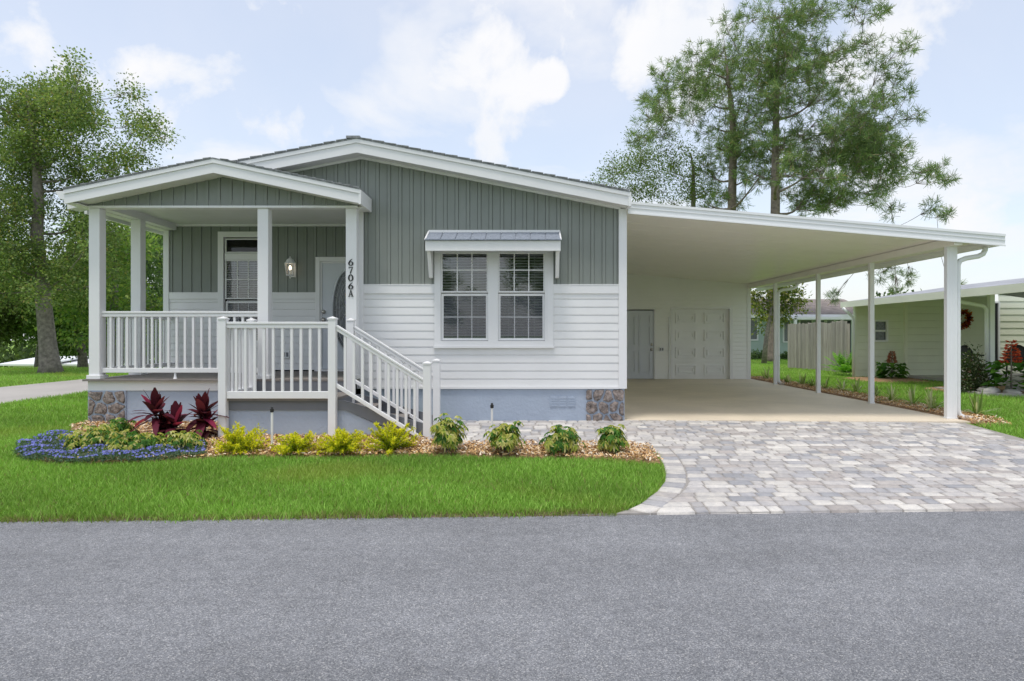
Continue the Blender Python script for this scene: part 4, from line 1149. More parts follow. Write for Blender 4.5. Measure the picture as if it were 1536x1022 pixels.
mb.prism([(cx0, ct(cx0)+0.004), (cx1, ct(cx1)+0.004), (cx1, ct(cx1)-0.03), (cx0, ct(cx0)-0.03)], YC-0.010, YC+0.0035)
mb.prism([(cx0, ct(cx0)-0.075), (cx1, ct(cx1)-0.075), (cx1, ct(cx1)-0.085), (cx0, ct(cx0)-0.085)], YC-0.004, YC+0.0035)
mb.prism([(cx0, ct(cx0)-0.15), (cx1, ct(cx1)-0.15), (cx1, ct(cx1)-0.17), (cx0, ct(cx0)-0.17)], YC-0.008, YC+0.0035)
mb.build('fascia', M['alu'], cp_)
mb = MB(); mb.prism([(cx1-0.005, ct(cx1)-0.012), (cx1-0.14, ct(cx1-.14)-0.014), (cx1-0.14, ct(cx1)-0.11), (cx1-0.10, ct(cx1)-0.155), (cx1-0.02, ct(cx1)-0.155), (cx1+0.0, ct(cx1)-0.06)], YC+0.031, cy1)
mb.build('gutter', M['alu'], cp_)
mb = MB(); mb.box(6.15-0.02, 6.15+0.10, YC+0.04, cy1-0.9, ct(6.2)-0.20, ct(6.2)-0.088); mb.build('beam', M['pan'], cp_)
postY = [9.97, 12.22, 14.45, 16.95]
for i, y in enumerate(postY):
    x = 6.15 if i else 6.14
    w = 0.075 if i else 0.15
    mb = MB(); mb.box(x, x+w, y, y+0.075, 0.018, ct(6.2)-0.201); mb.box(x-0.008, x+w+0.008, y-0.008, y+0.083, 0.018, 0.035)
    for s in (0.25, 0.5, 0.75): mb.box(x+w*s-0.003, x+w*s+0.003, y-0.003, y, 0.036, ct(6.2)-0.205)
    mb.build('post', M['alu'], cp_)
for y, x in ((9.99, 6.14+0.15), (16.97, 6.15+0.075)):
    g0 = ct(cx1)-0.155; xd = x+0.045
    mb = MB(); mb.tube([(cx1-0.10, y+0.04, g0+0.01), (cx1-0.10, y+0.04, g0-0.03), (cx1-0.13, y+0.04, g0-0.09), (cx1-0.20, y+0.04, g0-0.125), (xd+0.12, y+0.04, g0-0.155), (xd+0.03, y+0.04, g0-0.19), (xd, y+0.04, g0-0.26), (xd, y+0.04, 1.2), (xd, y+0.04, 0.15), (xd+0.02, y+0.04, 0.07), (xd+0.08, y+0.02, 0.03), (xd+0.17, y-0.02, 0.022)], 0.037, 10)
    mb.build('downspout', M['alu'], cp_, smooth=True)

# garage across the back of the carport ------------------------------------------------------
gr = thing('garage', 'white lap-sided garage with two closed doors at the back of the carport', 'garage', (3.8, YG, 0))
gx0, gx1 = 1.45, X_(1123, YG)
gd0, gd1, gdz = X_(1007, YG), X_(1096, YG), Z_(462.5, YG)
ed0, ed1, edz = X_(930, YG), X_(983, YG), Z_(464.5, YG)
ops = [(gd0, gd1, 0.0, gdz), (ed0, ed1, 0.0, edz)]
lap_wall(gx0, gx1, YG, 0.025, 3.0, ops, h=0.115, proud=0.02).build('lap_siding', M['garage_vinyl'], gr)
mb = MB(); mb.box(gx1-0.05, gx1+0.05, YG-0.03, YG+0.08, 0.02, 2.62); mb.build('corner_trim', M['white_trim'], gr)
mb = MB(); mb.box(gx1-0.02, gx1+0.03, YG+0.08, 25, 0, 2.65); mb.box(gx0, gx1, 24.9, 25.0, 0, 2.6); mb.box(gx0, gx0+0.05, YG+0.1, 24.9, 0, 2.9); mb.build('side_wall', M['white'], gr)
mb = MB(); mb.prism([(gx0, 3.03), (gx1+0.3, 2.63), (gx1+0.3, 2.58), (gx0, 2.98)], cy1+0.01, 25.3); mb.build('roof', M['shingle'], gr)
mb = MB(); yb = YG+0.10
mb.box(gd0+0.03, gd1-0.03, yb, yb+0.04, 0.02, gdz-0.02)
gdoor = mb.build('garage_door', M['gdoor'], gr)
mb = MB(); W_ = gd1-gd0-0.06
for r in range(4):
    for c in range(2):
        x0 = gd0+0.03+W_*(c+0.14)/2; x1 = gd0+0.03+W_*(c+0.86)/2; z0 = 0.03+(gdz-0.05)*(r+0.18)/4; z1 = 0.03+(gdz-0.05)*(r+0.80)/4
        frame_boxes(mb, x0, x1, z0, z1, 0.035, yb-0.040, yb-0.0005); frame_boxes(mb, x0+0.075, x1-0.075, z0+0.075, z1-0.075, 0.03, yb-0.034, yb-0.0005)
    if r: mb.box(gd0+0.03, gd1-0.03, yb-0.025, yb-0.0005, 0.03+(gdz-0.05)*r/4-0.006, 0.03+(gdz-0.05)*r/4+0.006)
mb.build('door_panel', M['gdoor'], gdoor)
mb = MB(); mb.box(gd0-0.02, gd0+0.03, YG-0.025, yb+0.05, 0.02, gdz+0.04); mb.box(gd1-0.03, gd1+0.05, YG-0.025, yb+0.05, 0.02, gdz+0.04); mb.box(gd0+0.03, gd1-0.03, YG-0.025, yb+0.05, gdz-0.02, gdz+0.04); mb.build('garage_door_jamb', M['white_trim'], gdoor)
mb = MB(); mb.box(ed0, ed1-0.035, YG+0.02, YG+0.06, 0.03, edz-0.03)
ed = mb.build('door', M['door'], gr)
mb = MB(); w_ = ed1-0.035-ed0
for c in range(2):
    for (za_, zb_) in ((0.20, 0.82), (0.95, 1.50), (1.58, 1.80)):
        x0 = ed0+w_*(c*0.45+0.11); x1 = x0+w_*0.34; frame_boxes(mb, x0, x1, za_, zb_, 0.028, YG-0.008, YG+0.0195); frame_boxes(mb, x0+.045, x1-.045, za_+.045, zb_-.045, 0.02, YG+0.012, YG+0.0195)
mb.build('door_panel', M['door'], ed)
mb = MB(); mb.box(ed1-0.034, ed1+0.01, YG-0.03, YG+0.06, 0.02, edz); mb.box(ed0-0.03, ed1+0.01, YG-0.03, YG+0.06, edz+.0005, edz+0.05); mb.box(ed0-0.04, ed0-0.001, YG-0.03, YG+0.06, 0.02, edz); mb.build('door_frame', M['white_trim'], ed)
knob(X_(977.5, YG), Z_(517, YG), YG+0.02, 0.034, ed, 'deadbolt'); knob(X_(977.5, YG), Z_(524.5, YG), YG+0.02, 0.038, ed, 'knob')
outlet(992, 524, YG, gr, YG-0.012)
mb = MB(); xk = X_(1005, YG)-0.03; mb.tube([(xk, YG-0.04, 0.02), (xk, YG-0.04, 1.75)], 0.014, 8); mb.build('conduit', M['alu'], gr)
# ---------------------------------------------------------------- foliage builders
def unit(a): return a/np.maximum(1e-9, np.linalg.norm(a, axis=1))[:, None]
def rdir(n): return unit(rng.normal(0, 1, (n, 3)))
def leaf_quads(P, D, L, Wd, droop=0.0, fold=0.15, hint=None):
    """one folded, pointed leaf per row; D = direction"""
    n = len(P); D = unit(D); h = rdir(n) if hint is None else unit(hint + rng.normal(0, 0.25, (n, 3)))
    S = unit(np.cross(D, h)); Nn = np.cross(S, D)
    L = np.broadcast_to(L, n)[:, None]; Wd = np.broadcast_to(Wd, n)[:, None]
    dz = np.zeros((n, 3)); dz[:, 2] = -droop
    m = P + D*L*0.45 + dz*L*0.25
    V = np.stack([P, m + S*Wd/2 + Nn*Wd*fold, P + D*L + dz*L, m - S*Wd/2 + Nn*Wd*fold], 1).reshape(-1, 3)
    return V, np.arange(4*n).reshape(-1, 4)
def strap(P, D, L, Wd, arch, seg=4, up=True):
    """long blades that arch over: n leaves of seg quads"""
    n = len(P); D = unit(D); Hh = D.copy(); Hh[:, 2] = 0; Hh = unit(Hh)
    S = np.stack([-Hh[:, 1], Hh[:, 0], 0*Hh[:, 0]], 1)
    V = []
    for k in range(seg+1):
        t = k/seg
        c = P + D*(L*t)[:, None]; c[:, 2] -= arch*L*t*t*1.0
        w = Wd*(math.sin(math.pi*min(0.97, 0.12+0.88*t))**0.7)
        V += [c - S*w[:, None]/2, c + S*w[:, None]/2]
    V = np.stack(V, 1)
    i0 = np.arange(n)[:, None]*(2*(seg+1))
    F = np.concatenate([np.stack([i0[:, 0]+2*k, i0[:, 0]+2*k+1, i0[:, 0]+2*k+3, i0[:, 0]+2*k+2], 1) for k in range(seg)])
    return V.reshape(-1, 3), F
def cat(parts):
    V = []; F = []; C = []; n = 0
    for v, f, c in parts: V.append(v); F.append(f+n); C.append(c); n += len(v)
    return np.concatenate(V), np.concatenate(F), np.concatenate(C)
def tints(n, cols, w=None, var=0.15):
    cols = np.array(cols, float); w = None if w is None else np.array(w)/sum(w)
    return cols[rng.choice(len(cols), n, p=w)]*rng.uniform(1-var, 1+var, (n, 1))

def limb_path(a, b, k=6, sag=0.12, wob=0.05):
    a = np.array(a, float); b = np.array(b, float); L = np.linalg.norm(b-a); out_ = []
    o1 = rng.normal(0, wob*L, 3)
    for i in range(k+1):
        t = i/k; p = a+(b-a)*t; p = p + o1*math.sin(math.pi*t); p[2] += -sag*L*math.sin(math.pi*t)
        out_.append(p)
    return out_
def make_tree(name, label, cat_, trunk, blobs, kind='leaf', group=None, leafsize=0.12, per=15, clump=0.24, dens=1.0, cols=None, wts=None,
              bark='bark_oak', limb_r=0.05, trans=None, needle=(0.2, 0.3), twig=0.35, seed_z=None):
    """trunk: list of (x,y,z,r); blobs: (x,y,z,r)"""
    base = trunk[0]; t = thing(name, label, cat_, (base[0], base[1], gzf(base[0], base[1])), group)
    mb = MB(); mb.tube([p[:3] for p in trunk], [p[3] for p in trunk], 12)
    tr = np.array([p[:3] for p in trunk]); trr = np.array([p[3] for p in trunk])
    dens_tr = []
    for i in range(len(tr)-1):
        for k in range(8): f = k/8; dens_tr.append((*(tr[i]*(1-f)+tr[i+1]*f), trr[i]*(1-f)+trr[i+1]*f))
    dt = np.array(dens_tr); parts = []
    limbs = []
    order = sorted(blobs, key=lambda b: np.min(np.linalg.norm(dt[:, :3]-np.array(b[:3]), axis=1)))
    nodes = [dt]                                     # a limb may spring from an earlier limb
    for (x, y, z, r) in order:
        allp = np.concatenate(nodes); q = np.array((x, y, z)); d = np.linalg.norm(allp[:, :3]-q, axis=1)
        cost = d + 0.9*np.clip(allp[:, 2]-(z-0.35*d), 0, None) - allp[:, 3]*3 + np.where(allp[:, 2] < tr[0, 2]+(0.36 if kind == 'pine' else 0.30)*(tr[-1, 2]-tr[0, 2]), 9.0 if kind == 'pine' else 2.5, 0)
        j = int(np.argmin(cost)); a = allp[j]; L = d[j]
        r0 = min(a[3]*0.75, limb_r*(0.5+L*0.22)); r1 = max(0.012, r0*0.3)
        path = limb_path(a[:3], q, 6, 0.06 if kind == 'leaf' else 0.10)
        rr = [r0+(r1-r0)*i/6 for i in range(7)]
        mb.tube(path, rr, 7, False)
        nodes.append(np.array([(*p, rad) for p, rad in zip(path, rr)][1:]))
        nc = max(14 if kind == 'pine' else 3, int(dens*(r/clump)**2.2*2.6))
        u = rdir(nc)*(rng.uniform(0.25, 1.0, (nc, 1))**0.5)*r*np.array([1, 1, 0.85])*(1.55 if kind == 'pine' else 1.1)
        C = q + u
        for c in C[rng.uniform(0, 1, nc) < twig]:
            mb.tube(limb_path(path[4], c, 3, 0.05, 0.08), [r1*0.9, r1*0.7, r1*0.5, 0.006], 4, False)
        if kind == 'leaf':
            ctint = rng.uniform(0.75, 1.3, nc)
            n = nc*per; ci = np.repeat(np.arange(nc), per)
            P = C[ci] + rng.normal(0, clump*0.5, (n, 3))
            D = unit(P-C[ci]) + 0.6*rdir(n) + np.array([0, 0, -0.15])
            V, F = leaf_quads(P, D, leafsize*rng.uniform(.6, 1.2, n), leafsize*0.55*rng.uniform(.7, 1.2, n), hint=np.tile([0, 0, 1.0], (n, 1)) + rdir(n)*0.7)
            col = tints(n, cols, wts)*ctint[ci][:, None]
            parts.append((V, F, np.repeat(col, 4, 0)))
        else:
            n = nc*per; ci = np.repeat(np.arange(nc), per)
            out = unit(u + np.array([0, 0, 0.55*r]))[ci]
            D = unit(out*0.75 + rdir(n))
            P = C[ci] + rng.normal(0, 0.03, (n, 3)) - out*rng.uniform(0, 0.16, (n, 1))
            L_ = rng.uniform(*needle, n)
            S = unit(np.cross(D, rdir(n)))*0.0115*leafsize/0.12
            tip = P + D*L_[:, None]; tip[:, 2] -= 0.05*L_
            V = np.stack([P-S*0.7, P+S*0.7, tip+S*0.5, tip-S*0.5], 1).reshape(-1, 3); F = np.arange(4*n).reshape(-1, 4)
            col = tints(n, cols, wts)*rng.uniform(.8, 1.2, nc)[ci][:, None]
            parts.append((V, F, np.repeat(col, 4, 0)))
    mb.build('trunk', M[bark], t, smooth=True)
    V, F, C = cat(parts)
    np_mesh('crown', V, F, M['leaf'] if kind == 'leaf' else M['needle'], t, C)
    return t
def B(px, py, rpx, Y, spread=0.0):
    y = Y + (rng.uniform(-spread, spread) if spread else 0)
    return (X_(px, Y), y, Z_(py, Y), rpx*Y/1024)
def T(px, py, r, Y): return (X_(px, Y), Y, Z_(py, Y), r)

OAKC = [(0.157,0.235,0.077),(0.211,0.286,0.093),(0.265,0.322,0.126),(0.116,0.184,0.071),(0.338,0.295,0.113)]
OAKW = [4, 4, 2.5, 3, 0.7]
YO = 22.3
oak_tr = [T(76,562,.40,YO), T(75,548,.31,YO), T(72,520,.26,YO), T(68,480,.235,YO), T(64,440,.225,YO), T(60,400,.20,YO), T(55,350,.18,YO), T(58,310,.16,YO), T(55,250,.12,YO), T(48,190,.09,YO), T(40,140,.05,YO)]
oak_b = [(5,128,24),(40,120,18),(75,160,26),(45,150,26),(110,230,28),(60,240,28),(165,190,24),(100,285,26),(55,325,28),(10,250,30),(50,395,26),(100,440,22),(20,350,28),(20,135,32),(60,128,24),(95,125,20),(15,165,40),(60,165,38),(105,150,30),(150,112,20),(165,130,18),(130,140,26),(165,160,26),(185,165,20),(195,185,18),(150,180,30),(110,195,34),
         (70,215,36),(20,220,40),(140,215,28),(180,205,20),(205,195,14),(222,188,12),(228,200,9),(165,240,26),(195,235,12),(190,222,14),(180,250,12),(120,250,34),(80,265,36),(30,270,40),(150,270,22),
         (185,262,9),(25,320,40),(75,320,34),(120,300,34),(140,330,22),(100,350,34),(40,370,40),(90,390,32),(125,375,26),(20,410,34),(110,415,26),(60,410,24),(140,410,22),(-20,300,45),(-20,200,50),(-25,400,45),(0,140,30),(-5,440,26),(130,440,20),(170,340,18),(172,375,16),(20,455,18)]
oak = make_tree('oak_tree', 'large green oak with a thick grey trunk on the lawn left of the porch', 'tree', oak_tr, [B(a, b, r, YO, 1.7) for a, b, r in oak_b],
                leafsize=0.108, per=48, clump=0.30, dens=1.7, cols=OAKC, wts=OAKW, limb_r=0.055, twig=0.12)

# the woods down the slope at the left: every tree on its own
DK = [(0.111,0.186,0.078),(0.158,0.247,0.097),(0.220,0.309,0.118),(0.095,0.149,0.078)]
YG_ = [(0.162,0.274,0.070),(0.216,0.325,0.083),(0.270,0.342,0.094),(0.126,0.222,0.070)]
def bgtree(px, Y, top, bot, w, label, cols, seed, trunkpx=None, lean=0, name='broadleaf_tree', rad=0.22):
    g0 = gzf(X_(px, Y), Y); y0 = 503-(g0-EYE)/Y*1024
    tp = trunkpx or px
    tr = [T(tp, y0, rad*1.3, Y), T(tp+lean*.5, (y0+bot)/2, rad, Y), T((tp+px)/2+lean, bot-15, rad*.8, Y), T(px, (top+bot)/2, rad*.6, Y), T(px, top+20, rad*.25, Y)]
    bl = []
    n = 24
    for k in range(n):
        f = (k+.5)/n; py = top+18+(bot-top-30)*f; ww = w*math.sin(math.pi*min(.9, .18+.75*f))
        bl.append(B(px+rng.uniform(-1, 1)*ww, py+rng.uniform(-14, 14), rng.uniform(18, 32), Y, 2.5))
    return make_tree(name, label, 'tree', tr, bl, leafsize=0.21, per=24, clump=0.5, dens=3.0, cols=cols, limb_r=0.06, group='trees down the slope at the left', twig=0.12)
bgtree(215, 33, 300, 545, 40, 'dark dense tree behind the porch railing at the left corner of the house', DK, 1)
bgtree(172, 28, 330, 520, 22, 'bright yellow-green tree framed between the two left porch posts', YG_, 2, trunkpx=166)
bgtree(112, 35, 390, 512, 36, 'green tree with a slender dark trunk just left of the porch', [(.06,.12,.025),(.08,.15,.03),(.10,.18,.035)], 3, trunkpx=124)
bgtree(20, 34, 400, 498, 42, 'drooping dull green tree at the left edge of the picture', [(.085,.12,.04),(.07,.10,.035),(.10,.14,.045)], 4, trunkpx=-12)
bgtree(62, 40, 430, 505, 26, 'dark tree with a leaning trunk in front of the low white building', DK, 5, trunkpx=56, lean=5)
bgtree(-40, 36, 330, 500, 50, 'dark tree beyond the left edge of the lawn', DK, 6)
bgtree(262, 42, 330, 540, 40, 'dark tree half hidden by the left end wall of the house', DK, 7)
bgtree(150, 48, 380, 530, 45, 'shady tree standing behind the slender dark trunk', DK, 8)

# far wood closing the horizon: nobody could count it
def far_wood(name, label, x0, x1, Y, zb, zt, n, cols):
    P = np.stack([rng.uniform(x0, x1, n), rng.uniform(Y-5, Y+8, n), np.zeros(n)], 1)
    prof = 0.55+0.25*np.sin(P[:, 0]*0.21)+0.2*np.sin(P[:, 0]*0.57+2)
    P[:, 2] = zb + (zt-zb)*prof*rng.uniform(0, 1, n)**0.7
    V, F = leaf_quads(P, rdir(n), rng.uniform(.5, 1.1, n), rng.uniform(.4, .7, n))
    o = np_mesh(name, V, F, M['leaf'], C=np.repeat(tints(n, cols), 4, 0)); tag(o, label, 'woods', kind='stuff')
far_wood('far_wood', 'hazy green wood far off at the left behind the low white buildings', -110, -30, 92, -4.5, 9, 9000, [(.09,.14,.05),(.11,.16,.06),(.07,.11,.045)])
far_wood('far_wood', 'low green tree line far off behind the neighbouring houses', 20, 140, 120, 0, 9.5, 9000, [(.09,.14,.05),(.11,.16,.06),(.07,.11,.045)])

# pines behind the carport
def zp(x, y, r): return (880+x/2.844, y/2.844, r/2.844)
pine_z = [(915,50,50),(770,70,55),(850,130,65),(965,70,38),(680,110,45),(610,150,40),(530,190,58),(450,240,50),(620,230,66),(720,230,66),(820,240,55),(1100,150,48),(1030,160,40),(1160,160,24),(1060,230,46),(1200,265,36),(1290,310,46),(980,250,48),
 (340,330,48),(400,330,48),(500,330,58),(600,350,66),(700,350,56),(260,390,40),(290,440,40),(240,460,30),(420,430,66),(520,420,56),(910,330,58),(880,270,46),(1000,380,72),(950,440,62),(1080,400,46),(1180,350,46),(1330,390,38),(1360,450,28),(1280,480,54),(1180,500,44),(1300,540,38),(1030,500,36),
 (1000,580,36),(900,560,34),(1100,620,38),(1230,620,46),(1290,680,42),(1130,690,52),(1050,660,36),(950,760,62),(1030,810,54),(1200,790,46),(1290,780,38),(1380,790,40),(1420,810,20),(930,690,28),(780,600,34),(720,640,36),(640,560,28),(200,560,46),(260,540,46),(330,560,38),(190,610,38),(740,560,34),(1250,910,36),(1320,930,28),(1430,950,22),(1000,890,28),
 (1350,1150,34),(1400,1140,30),(1440,1175,28),(1180,1250,26),(1230,1262,20),(1480,1230,24)]
PC_ = [(0.167,0.249,0.108),(0.218,0.312,0.120),(0.282,0.355,0.152),(0.128,0.194,0.101),(0.384,0.303,0.200)]; PW_ = [4,4,2,3,.7]
Y1, Y2, Y3 = 31.7, 34.5, 37.5
p1 = [T(1156,545,.34,Y1), T(1157,535,.26,Y1), T(1158,480,.235,Y1), T(1161,400,.225,Y1), T(1163,310,.21,Y1), T(1163,230,.17,Y1), T(1165,150,.13,Y1), T(1166,90,.09,Y1), T(1172,40,.045,Y1)]
p2 = [T(1098,540,.28,Y2), T(1098,400,.24,Y2), T(1098,300,.22,Y2), T(1100,220,.19,Y2), T(1099,175,.15,Y2), T(1092,120,.09,Y2), T(1088,80,.04,Y2)]
hull = np.array([(915,20),(990,60),(1000,130),(1110,120),(1160,150),(1140,220),(1240,255),(1310,300),(1370,450),(1330,520),(1300,600),(1330,680),(1290,740),(1100,800),(960,850),(900,800),(880,640),(840,520),(760,520),(690,560),(560,560),(470,640),(350,600),(180,620),(160,560),(230,490),(240,390),(330,320),(400,290),(480,180),(610,120),(700,70),(780,40)], float)
q = np.stack([rng.uniform(150, 1380, 420), rng.uniform(20, 850, 420)], 1); q = q[inpoly(q, hull)]
q = q[(q[:, 1] < 470) | (rng.uniform(0, 1, len(q)) < 0.6)]
pine_z += [(a, b, rng.uniform(32, 52)) for a, b in q]
hull2 = np.array([(880,640),(1000,560),(1200,480),(1340,560),(1340,680),(1420,780),(1400,840),(1250,830),(1100,860),(960,870),(880,800)], float)
q2 = np.stack([rng.uniform(860, 1430, 130), rng.uniform(480, 880, 130)], 1); q2 = q2[inpoly(q2, hull2)]
pine_z += [(a, b, rng.uniform(28, 44)) for a, b in q2]
hull4 = np.array([(430,600),(640,540),(860,560),(850,800),(640,860),(520,860)], float)
q4 = np.stack([rng.uniform(420, 870, 60), rng.uniform(530, 870, 60)], 1); q4 = q4[inpoly(q4, hull4)]
pine_z += [(a, b, rng.uniform(26, 40)) for a, b in q4]
hull3 = np.array([(150,590),(260,550),(400,630),(540,760),(560,860),(180,850),(20,790),(60,725),(160,690)], float)
q3 = np.stack([rng.uniform(20, 560, 150), rng.uniform(550, 860, 150)], 1); q3 = q3[inpoly(q3, hull3)]
pine_z += [(rng.uniform(670, 800), rng.uniform(130, 500), rng.uniform(36, 50)) for k in range(14)]
pine_z = [(x if y > 720 else 915+(min(x, 1335-r*.5)-915)*(0.90 if x > 915 else 0.98), max(y, 88+r*0.6 + 0.0009*abs(x-900)**1.95), r) for x, y, r in pine_z]
b1 = [B(*zp(*z), Y1, 3.2) for z in pine_z if z[0] >= 700]; b2 = [B(*zp(*z), Y2, 3.0) for z in pine_z if z[0] < 700]
make_tree('pine_tree', 'tallest pine with a straight trunk and wide ragged crown behind the carport', 'tree', p1, b1, kind='pine', per=17, clump=0.42, dens=2.0, cols=PC_, wts=PW_, bark='bark_pine', limb_r=0.075, twig=0.5, needle=(.2,.34), group='pines behind the carport', leafsize=0.14)
make_tree('pine_tree', 'forked pine left of the tallest one, rising behind the carport roof', 'tree', p2, b2, kind='pine', per=17, clump=0.42, dens=2.0, cols=PC_, wts=PW_, bark='bark_pine', limb_r=0.075, twig=0.5, needle=(.2,.34), group='pines behind the carport', leafsize=0.14)
lz = [(60,740,30),(110,715,28),(220,690,54),(300,650,44),(200,760,46),(280,800,54),(380,780,52),(440,720,44),(500,800,42),(350,700,46),(150,790,36),(430,830,36),(160,690,26),(300,735,44),(30,770,18)]
lz += [(a, b, rng.uniform(24, 40)) for a, b in q3]
p3 = [T(1038,545,.2,Y3), T(1039,400,.16,Y3), T(1040,300,.13,Y3), T(1040,255,.09,Y3), T(1036,230,.04,Y3)]
make_tree('broadleaf_tree', 'loose yellow-green tree peeping over the roof beside the pines', 'tree', p3, [B(*zp(*z), Y3, 2.0) for z in lz], leafsize=0.125, per=26, clump=0.4, dens=1.5, cols=[(.14,.21,.05),(.18,.24,.065),(.11,.17,.04)], limb_r=0.05, twig=0.5)
Y4 = 29.0
p4_ = [T(1146,545,.12,Y4), T(1149,510,.09,Y4), T(1156,470,.07,Y4), T(1162,440,.04,Y4)]
mg_b = [(1140,440,14),(1160,435,16),(1182,440,15),(1195,455,12),(1150,462,14),(1172,462,15),(1188,472,10),(1135,470,10),(1160,480,10),(1133,455,10),(1178,428,12),(1150,490,7),(1200,445,8)]
make_tree('magnolia_tree', 'small glossy leaved tree under the back end of the carport roof', 'tree', p4_, [B(a, b, r, Y4, 0.8) for a, b, r in mg_b], leafsize=0.17, per=20, clump=0.30, dens=3, cols=[(.14,.20,.045),(.22,.25,.07),(.09,.14,.035),(.30,.28,.11)], limb_r=0.04, twig=0.5)

# trees across the street, seen only in the window panes
c = copy_tree(oak, loc=(1.2, -19, -0.19), rotz=2.1, scale=1.05); c['label'] = 'oak across the street, mirrored in the front window'
c = copy_tree(oak, loc=(-5.5, -21, -0.19), rotz=0.9, scale=0.95); c['label'] = 'second oak across the street, mirrored in the panes'

# ---------------------------------------------------------------- garden plants
def variegated(name, label, group, loc, r, h, n, green=0.4, whorls=7, L=0.085, cat_='shrub'):
    t = thing(name, label, cat_, loc, group); o = np.array(loc)
    u = rdir(n); u[:, 2] = np.abs(u[:, 2])*1.0 - 0.12; u = unit(u)
    ph = rng.uniform(0, 6.28, 3); rad = rng.uniform(0.5, 1.0, (n, 1))*(1+0.28*np.sin(u[:, 0:1]*4+ph[0])*np.sin(u[:, 2:3]*5+ph[1])+0.15*np.sin(u[:, 1:2]*6+ph[2]))
    C = o + u*rad*np.array([r, r, h*0.62]) + np.array([0, 0, h*0.36]); C[:, 2] = np.maximum(C[:, 2], o[2]+0.05)
    C += rng.normal(0, 0.012, (n, 3))
    a = np.tile(np.arange(whorls)*2*math.pi/whorls, n) + np.repeat(rng.uniform(0, 6.28, n), whorls); ci = np.repeat(np.arange(n), whorls)
    ax = unit(u + np.array([0, 0, 0.6]))[ci]; e1 = unit(np.cross(ax, np.array([0.31, 0.77, 0.2]))); e2 = np.cross(ax, e1)
    D = e1*np.cos(a)[:, None] + e2*np.sin(a)[:, None] - ax*0.15
    V, F = leaf_quads(C[ci], D, L*rng.uniform(.7, 1.15, len(ci)), L*0.42, droop=0.45, hint=ax)
    gsel = (rng.uniform(0, 1, n) < green)[ci]
    col = tints(len(ci), [(.56,.53,.13),(.66,.60,.22),(.40,.46,.08),(.74,.68,.33)], [4,3,3,1.5]); g2 = tints(len(ci), [(.07,.19,.035),(.12,.27,.045),(.05,.13,.03)])
    col = np.where(gsel[:, None] | (rng.uniform(0, 1, len(ci)) < 0.16)[:, None], g2, col)
    C4 = np.repeat(col, 4, 0).reshape(-1, 4, 3); 
    C4[:, 0] = C4[:, 0]*0.45 + np.array((.08,.2,.03))*0.55; C4 = C4.reshape(-1, 3)
    np_mesh('foliage', V, F, M['leaf'], t, C4)
    mb = MB()
    for k in range(9):
        q = C[rng.integers(n)]; mb.tube([(loc[0]+rng.normal(0, .03), loc[1]+rng.normal(0, .03), loc[2]-0.01), tuple((o+q)/2+np.array([0, 0, -.03])), tuple(q)], [.008, .006, .003], 5)
    mb.build('stem', M['bark_oak'], t); return t
def gpos(px, py, dz=0.035):
    x, y = G_(px, py); return (x, y, gzf(x, y)+dz)
gr_ = 'variegated shrubs along the front of the paver drive'
for (px, py, w, h, lab, gn) in [(672, 683, 50, 58, 'tall yellow and green shrub beside the foot of the steps', .33), (757, 685, 56, 50, 'yellow leaved shrub in front of the bare sprinkler pipe by the drive', .18),
                            (843, 684, 60, 43, 'low spreading yellow-green shrub between two others in front of the drive', .24), (917, 684, 50, 47, 'yellow-green shrub nearest the pointed end of the mulch bed', .30)]:
    l = gpos(px, py); s = 1024/l[1]; variegated('variegated_shrub', lab, gr_, l, w/2/s*0.95, h/s*0.98, 190, gn, L=0.062)
gl_ = 'variegated mounds behind the blue flowers'
for (px, py, w, h, lab, gn) in [(140, 679, 78, 36, 'wide low mound of yellow-green leaves at the left end of the bed', .22), (178, 668, 56, 40, 'taller yellow-green mound against the stone corner of the porch', .42), (212, 682, 66, 30, 'small yellow-green mound in front of the larger maroon plant', .45),
                            (180, 686, 40, 24, 'tiny yellow-green mound squeezed between two bigger ones', .3), (276, 681, 64, 32, 'yellow-green mound below the second maroon plant', .35)]:
    l = gpos(px, py); s = 1024/l[1]; variegated('variegated_mound', lab, gl_, l, w/2/s, h/s, 190, gn, L=0.052)

def gold(label, px, py, w, h):
    loc = gpos(px, py); s = 1024/loc[1]; o = np.array(loc); r = w/2/s; H = h/s*0.8
    t = thing('golden_shrub', label, 'shrub', loc, 'golden shrubs below the landing')
    parts = []; mb = MB()
    for k in range(64):
        az = rng.uniform(0, 6.28); el = rng.uniform(0.15, 1.45); L = (r*math.cos(el)+H*math.sin(el))*rng.uniform(.65, 1.1)
        d = np.array((math.cos(az)*math.cos(el), math.sin(az)*math.cos(el), math.sin(el))); m = max(5, int(L/0.020))
        tt = np.linspace(0.2, 1, m); P = o + d*(L*tt)[:, None] + np.array([0, 0, -0.10])*(tt**2)[:, None]*L
        mb.tube([tuple(P[0]), tuple(P[len(P)//2]), tuple(P[-1])], [.004, .003, .0015], 4, False)
        for rep in range(5):
            n = len(P); D = rdir(n) + d*0.7
            V, F = leaf_quads(P + rng.normal(0, .006, (n, 3)), D, rng.uniform(.025, .045, n), rng.uniform(.012, .02, n), hint=np.tile([0, 0, 1.], (n, 1)))
            f = np.clip(tt + rng.normal(0, .25, n), 0, 1)[:, None]; col = np.array((.26,.42,.025))*(1-f) + np.array((.74,.69,.035))*f
            parts.append((V, F, np.repeat(col*rng.uniform(.8, 1.15, (n, 1)), 4, 0)))
    V, F, C = cat(parts); np_mesh('foliage', V, F, M['leaf'], t, C); mb.build('stem', M['bark_oak'], t)
gold('bright golden shrub at the foot of the left landing post', 358, 683, 78, 40)
gold('low golden shrub beside the sprinkler pipe below the landing', 442, 684, 62, 31)
gold('spreading golden shrub at the foot of the landing corner post', 512, 683, 76, 35)
